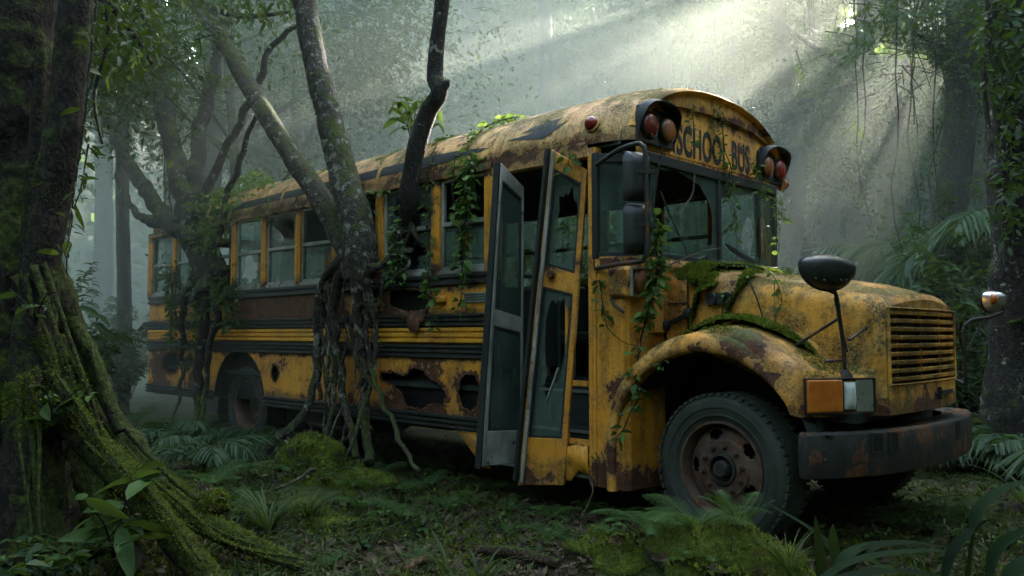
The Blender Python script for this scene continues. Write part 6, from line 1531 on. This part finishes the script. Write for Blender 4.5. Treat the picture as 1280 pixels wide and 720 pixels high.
# mossy broken branch on the column trunk
b = MB(); limb_px(b, [(1112, -20, 5, 15.2), (1118, 20, 6, 15.2), (1122, 48, 8, 15.1), (1140, 56, 7, 15.0), (1170, 56, 6, 14.9), (1202, 58, 3, 14.9)], depth=15, n=8, seed=5)
o = tag(b.obj('mossy_branch', M['bark_near'], None, ang=180), 'mossy broken branch jutting right from the ivy-clad column trunk', 'branch'); mossify(o, 9000, (.05, .14), thr=-.2, upk=.6)
C = px_cloud(1148, 62, 55, 9, 260, depth=15, dz=.3, seed=5); L = RNG.uniform(.05, .14, len(C)); leaves('foliage', C, rdir(len(C), -.6), L, L * .5, M['leaf_vine'], o)
# dark tree at the right edge
T5 = thing('dark_tree', 'dark vine-hung tree at the right edge behind the palms', 'tree', at(1265, 560, 8.5))
b = MB(); limb_px(b, [(1266, -40, 26, 8.5), (1268, 80, 25, 8.5), (1262, 200, 24, 8.5), (1270, 330, 26, 8.5), (1272, 440, 30, 8.5), (1276, 560, 44, 8.4), (1280, 640, 60, 8.4)], depth=8.5, n=16, wob=.2, freq=2, seed=91)
limb_px(b, [(1246, -40, 6, 8.2), (1242, 60, 6, 8.2), (1248, 150, 6, 8.2), (1256, 240, 7, 8.2), (1262, 330, 7, 8.2)], depth=8.2, n=8, seed=92)
limb_px(b, [(1232, -40, 4, 8.0), (1236, 40, 4, 8.0), (1230, 100, 3, 8.0), (1236, 160, 3, 8.0)], depth=8, n=8, seed=93)
off(b.obj('trunk', M['bark_dark'], T5, ang=180))
C = np.concatenate([px_cloud(1255, 60, 32, 90, 700, depth=8.2, dz=.5, seed=51), px_cloud(1262, 220, 20, 90, 300, depth=8.1, dz=.4, seed=52)]); L = RNG.uniform(.06, .14, len(C)); off(leaves('crown', C, rdir(len(C), -.6), L, L * .42, M['leaf_dark'], T5, fold=True))
# right-hand undergrowth
for i, (px, py, d, L, n, lab) in enumerate([(1195, 335, 13, 1.9, 9, 'fan of palm fronds in front of the broad dark trunk'), (1120, 330, 15, 1.9, 9, 'feathery palm frond hanging beside the column trunk'), (1262, 300, 11, 1.8, 9, 'palm with drooping fronds at the right edge')]):
    p = at(px, py, d); g = gh(p.x, p.y); palm('palm_tree', lab, (p.x, p.y, g), n, L, seed=160 + i, trunk=p.z - g, el=(.9, -.9), wid=.05, leafl=.45)
for i, (px, py, d, L, lab) in enumerate([(1235, 545, 8.5, 1.5, 'ground palm behind the right end of the bumper'), (1275, 520, 9.5, 1.6, 'ground palm at the foot of the dark right-edge tree'), (1190, 520, 11, 1.5, 'dim ground palm beyond the far mirror'), (1300, 560, 8, 1.4, 'ground palm cut by the right edge')]):
    p = at(px, py, d); palm('ground_palm', lab, G3(p.x, p.y), 13, L, seed=170 + i, wid=.04, el=(1.2, -.6), leafl=.36)
for i, (px, d, h, lab) in enumerate([(1215, 9.5, 1.7, 'dark low bush behind the end of the bumper'), (1255, 11, 3.4, 'tall dark bush beside the right-edge tree'), (1150, 13.5, 2.6, 'dark bush hugging the broad trunk'), (1005, 16, 2.2, 'misty bush just right of the windscreen'), (1100, 13, 1.8, 'dim bush beyond the front of the hood'), (1060, 22, 3.2, 'tall pale bush far behind the hood'), (1140, 11, 1.6, 'dark bush below the far mirror'), (115, 15, 2.4, 'tall pale bush left of the bus rear'), (30, 12, 2.4, 'dark bush behind the leaning mossy trunk'), (1235, 10.5, 3.0, 'leafy bush lit from behind at the right edge'), (1215, 12, 3.6, 'tall bush between dark trunk and right-edge tree'), (1285, 9, 2.6, 'dark bush cut by the right edge'), (1160, 16, 2.2, 'misty bush beneath the column trunk'), (1050, 18, 2.0, 'misty bush beyond the hood'), (140, 13, 1.6, 'misty bush beside the bus rear'), (100, 10, 1.4, 'dim bush behind the mossy tree roots'), (165, 17, 2.2, 'pale bush in the mist at the left')]):
    p = at(px, 420, d); shrub('forest_bush', lab, G3(p.x, p.y), h, 1600 if i < 3 else 1100, .17, 'leaf' if i in (9, 10) else 'leaf_far', seed=180 + i, spread=h * .42, w=.4, nst=16, cat='bush')
for i, (x, y, h) in enumerate([(-8.2, 3.2, 3.2), (-6.6, 2.7, 2.9), (-5.1, 3.4, 3.3), (-3.6, 2.8, 3.0), (-2.6, 3.5, 2.6)]):
    shrub('forest_bush', 'leafy bush on the far side of the bus seen through its windows', G3(x, y), h, 1300, .17, 'leaf', group='bushes behind the bus windows', seed=260 + i, spread=1.0, w=.42, nst=18, cat='bush')
# crown foliage of the mossy tree hanging into the top left
C = np.concatenate([px_cloud(150, 40, 50, 60, 520, depth=7.5, dz=1.0, seed=61), px_cloud(60, 110, 24, 90, 300, depth=6.2, dz=.6, seed=62), px_cloud(330, 0, 60, 30, 300, depth=9.5, dz=1.2, seed=63), px_cloud(240, 10, 60, 50, 420, depth=11, dz=1.5, seed=64)])
L = RNG.uniform(.06, .13, len(C)); off(leaves('crown', C, rdir(len(C), -.5), L, L * .36, M['leaf_dark'], T4, fold=2, droop=.3))
b = MB()
for i, q in enumerate([[(60, -20, 4, 6.2), (70, 60, 3, 6.2), (50, 150, 3, 6.2), (66, 210, 1.5, 6.2)], [(80, -30, 7, 7.5), (130, 0, 5, 7.5), (165, 40, 4, 7.5), (190, 80, 2, 7.5)], [(200, -40, 5, 10.5), (250, 0, 5, 10.5), (300, 20, 4, 10), (360, 15, 2, 9.5)], [(120, -40, 3, 6.8), (135, 40, 2.5, 6.8), (118, 120, 2, 6.8), (128, 180, 1.5, 6.8)]]): limb_px(b, q, depth=7, n=7, seed=95 + i)
[off(q_.obj('bough', M['bark_dark'], T4, ang=180)) for q_ in pieces(b)]

# ------------------------------------------------------------------ far forest, canopy, mist, light
SC0 = Vector((-3, 0, 0))
G_ = []
for i in range(121):
    a = 2 * math.pi * i / 120; row = []
    for rr_, hh in ((38, -1), (42, 5), (46, 11), (50, 16), (58, 18), (70, 6)):
        k_ = 1 + .22 * noise.noise(Vector((math.cos(a) * 4, math.sin(a) * 4, rr_ * .1))); row.append((SC0.x + rr_ * math.cos(a) * (1 + .03 * k_), SC0.y + rr_ * math.sin(a), hh * k_))
    G_.append(row)
tag(MB().grid(G_).obj('sky_blocking_slopes', M['soil_dark'], None, ang=180), 'dark wooded slopes added on every side to hide bright sky between the leaves', None, None, 'structure')  # slopes added to shut out bright sky behind the leaf ring
n = 60000; a = RNG.uniform(0, 2 * math.pi, n); rr = RNG.uniform(33, 44, n); z = RNG.random(n) * 22
P = np.stack([SC0.x + rr * np.cos(a), SC0.y + rr * np.sin(a), z - .3], 1)
n2 = 21000; a = RNG.uniform(0, 2 * math.pi, n2); rr = RNG.uniform(12.5, 16, n2); P2 = np.stack([1 + rr * np.cos(a), -4 + rr * np.sin(a), RNG.random(n2) * 11.5 - .3], 1)  # unseen leaf ring added around the camera to cut low sky light
dq = (P2 - np.array(CAM)) @ np.array(FH); lq = np.abs((P2 - np.array(CAM)) @ np.array(RT)); P2 = P2[(dq < 1.0) | (lq > .72 * dq + 3.0)]
P = np.concatenate([P, P2]); n = len(P); P = P[~in_beam(P, .3)]; n = len(P); L = RNG.uniform(.4, 1.1, n)
tag(leaves('forest_and_light_screen', P, rdir(n, -.2), L, L * .55, M['leaf_far'], None), 'dense wall of far-off forest foliage fading into the mist, plus an unseen near ring added to block low sky light', 'forest', None, 'stuff')
# leaf sheet added towards the sun to block it, its gaps shaped for the rays
sh = Vector((S.y, -S.x, 0)).normalized(); sv = sh.cross(S).normalized()
if sv.z < 0: sv = -sv
n = 210000
cc = SC0 + FH * 6 + S * 26
u = RNG.uniform(-34, 34, n); v = RNG.uniform(-13, 17, n); w = RNG.normal(size=n) * 1.0
P = np.array(cc) + u[:, None] * np.array(sh) + v[:, None] * np.array(sv) + w[:, None] * np.array(S)
keep = P[:, 2] > -.3
keep &= ~in_beam(P, .28)
P = P[keep]; nc_ = len(P)
k2 = 700; P2 = np.stack([RNG.uniform(-9, 12, k2), RNG.uniform(-17, -3.4, k2), RNG.uniform(6.5, 9.5, k2)], 1)  # leaves added high above the camera to shade the foreground
def overhead(cx, cy, r, z0, z1, k_): return np.stack([cx + RNG.normal(size=k_) * r, cy + RNG.normal(size=k_) * r, RNG.uniform(z0, z1, k_)], 1)  # out-of-view leaf clusters added to darken the left and right edges
P = np.concatenate([P, P2[(P2[:, 0] - P2[:, 1] * .3) > -9], overhead(-4.2, -4.6, 1.3, 5.5, 7, 260), overhead(4.2, -2.2, 1.3, 4.5, 6, 420), overhead(4.5, 1.5, 1.5, 6, 8, 300)]); n = len(P); L = RNG.uniform(.75, 1.25, n); L[:nc_] *= .68; L[len(L) - 1300:] *= .7
tag(leaves('shading_canopy', P, rdir(n, -.1), L, L * .62, M['leaf_far'], None), 'leafy canopy added to block sun and shade the foreground, with gaps shaped for the light beams', 'forest', None, 'stuff')

MIST_COL = (.225, .246, .214)
t = NT('mist'); geo = t.n('NewGeometry').outputs['Position']
dp = t.n('VectorMath', _operation='DOT_PRODUCT', i0=geo, i1=tuple(FH)).outputs['Value']
dp = t.math('SUBTRACT', dp, CAM.dot(FH))
e = t.n('MapRange', _interpolation_type='SMOOTHSTEP', Value=dp, From_Min=5.8, From_Max=14.0, To_Min=0.0, To_Max=.13).outputs[0]
zz = t.n('SeparateXYZ', Vector=geo).outputs[2]
hz = t.n('MapRange', Value=zz, From_Min=6, From_Max=14, To_Min=1.0, To_Max=.12).outputs[0]
wn = t.n('TexNoise', Vector=geo, Scale=.22, Detail=2, Roughness=.5).outputs[0]
wn = t.n('MapRange', Value=wn, From_Min=.3, From_Max=.7, To_Min=.55, To_Max=1.45).outputs[0]
e2 = t.n('MapRange', _interpolation_type='SMOOTHSTEP', Value=dp, From_Min=19.0, From_Max=30.0, To_Min=1.0, To_Max=.15).outputs[0]
lat = t.math('SUBTRACT', t.n('VectorMath', _operation='DOT_PRODUCT', i0=geo, i1=tuple(RT)).outputs['Value'], CAM.dot(RT))
e3 = t.n('MapRange', _interpolation_type='SMOOTHSTEP', Value=lat, From_Min=1.2, From_Max=6.5, To_Min=1.0, To_Max=.30).outputs[0]
e2 = t.math('MULTIPLY', e2, e3)
dens_ = t.math('MULTIPLY', t.math('MULTIPLY', t.math('MULTIPLY', e, e2), hz), wn)
vs = t.n('VolumeScatter', Color=MIST_COL, Density=dens_, Anisotropy=.32)
t.t.links.new(vs.outputs[0], t.out.inputs['Volume']); mist = t.m
me = bpy.data.meshes.new('mist'); bb = MB().bb((-48, -32, -1), (40, 46, 17)); me.from_pydata(bb.v, [], bb.f); o = finish('mist', me, mist, None, False); tag(o, 'grey-green mist filling the forest behind the bus', 'mist', None, 'stuff')

w = bpy.data.worlds.new('World'); sc.world = w; w.use_nodes = True; wt = w.node_tree; bg = wt.nodes['Background']
sky = wt.nodes.new('ShaderNodeTexSky'); sky.sky_type = 'NISHITA'; sky.sun_disc = False; sky.sun_elevation = SUN_EL; sky.sun_rotation = math.atan2(S.x, S.y); sky.air_density = 1.0; sky.dust_density = 2.0; sky.ozone_density = .3
mx = wt.nodes.new('ShaderNodeMixRGB'); mx.blend_type = 'MULTIPLY'; mx.inputs[0].default_value = 1; mx.inputs[2].default_value = (1.0, .94, .74, 1)
wt.links.new(sky.outputs[0], mx.inputs[1]); wt.links.new(mx.outputs[0], bg.inputs[0]); bg.inputs[1].default_value = SKY_STRENGTH
sl = bpy.data.lights.new('sun', 'SUN'); sl.energy = SUN_STRENGTH; sl.angle = R_(.5); sl.color = (1.0, .93, .80)
so = bpy.data.objects.new('sun', sl); COL.objects.link(so); so.rotation_euler = S.to_track_quat('Z', 'Y').to_euler(); so.location = S * 40

sc.render.engine = 'CYCLES'; cy = sc.cycles
cy.use_denoising = True
try: cy.denoiser = 'OPENIMAGEDENOISE'; cy.denoising_input_passes = 'RGB_ALBEDO_NORMAL'; cy.denoising_prefilter = 'ACCURATE'
except Exception: pass
cy.max_bounces = 6; cy.diffuse_bounces = 3; cy.glossy_bounces = 2; cy.transmission_bounces = 2; cy.transparent_max_bounces = 12; cy.volume_bounces = 2
cy.volume_step_rate = .6; cy.volume_max_steps = 64; cy.use_adaptive_sampling = True; cy.adaptive_threshold = .02
cy.sample_clamp_indirect = 3.0; cy.caustics_reflective = False; cy.caustics_refractive = False
sc.view_settings.view_transform = 'Standard'; sc.view_settings.look = 'None'; sc.view_settings.exposure = 0; sc.view_settings.gamma = 1
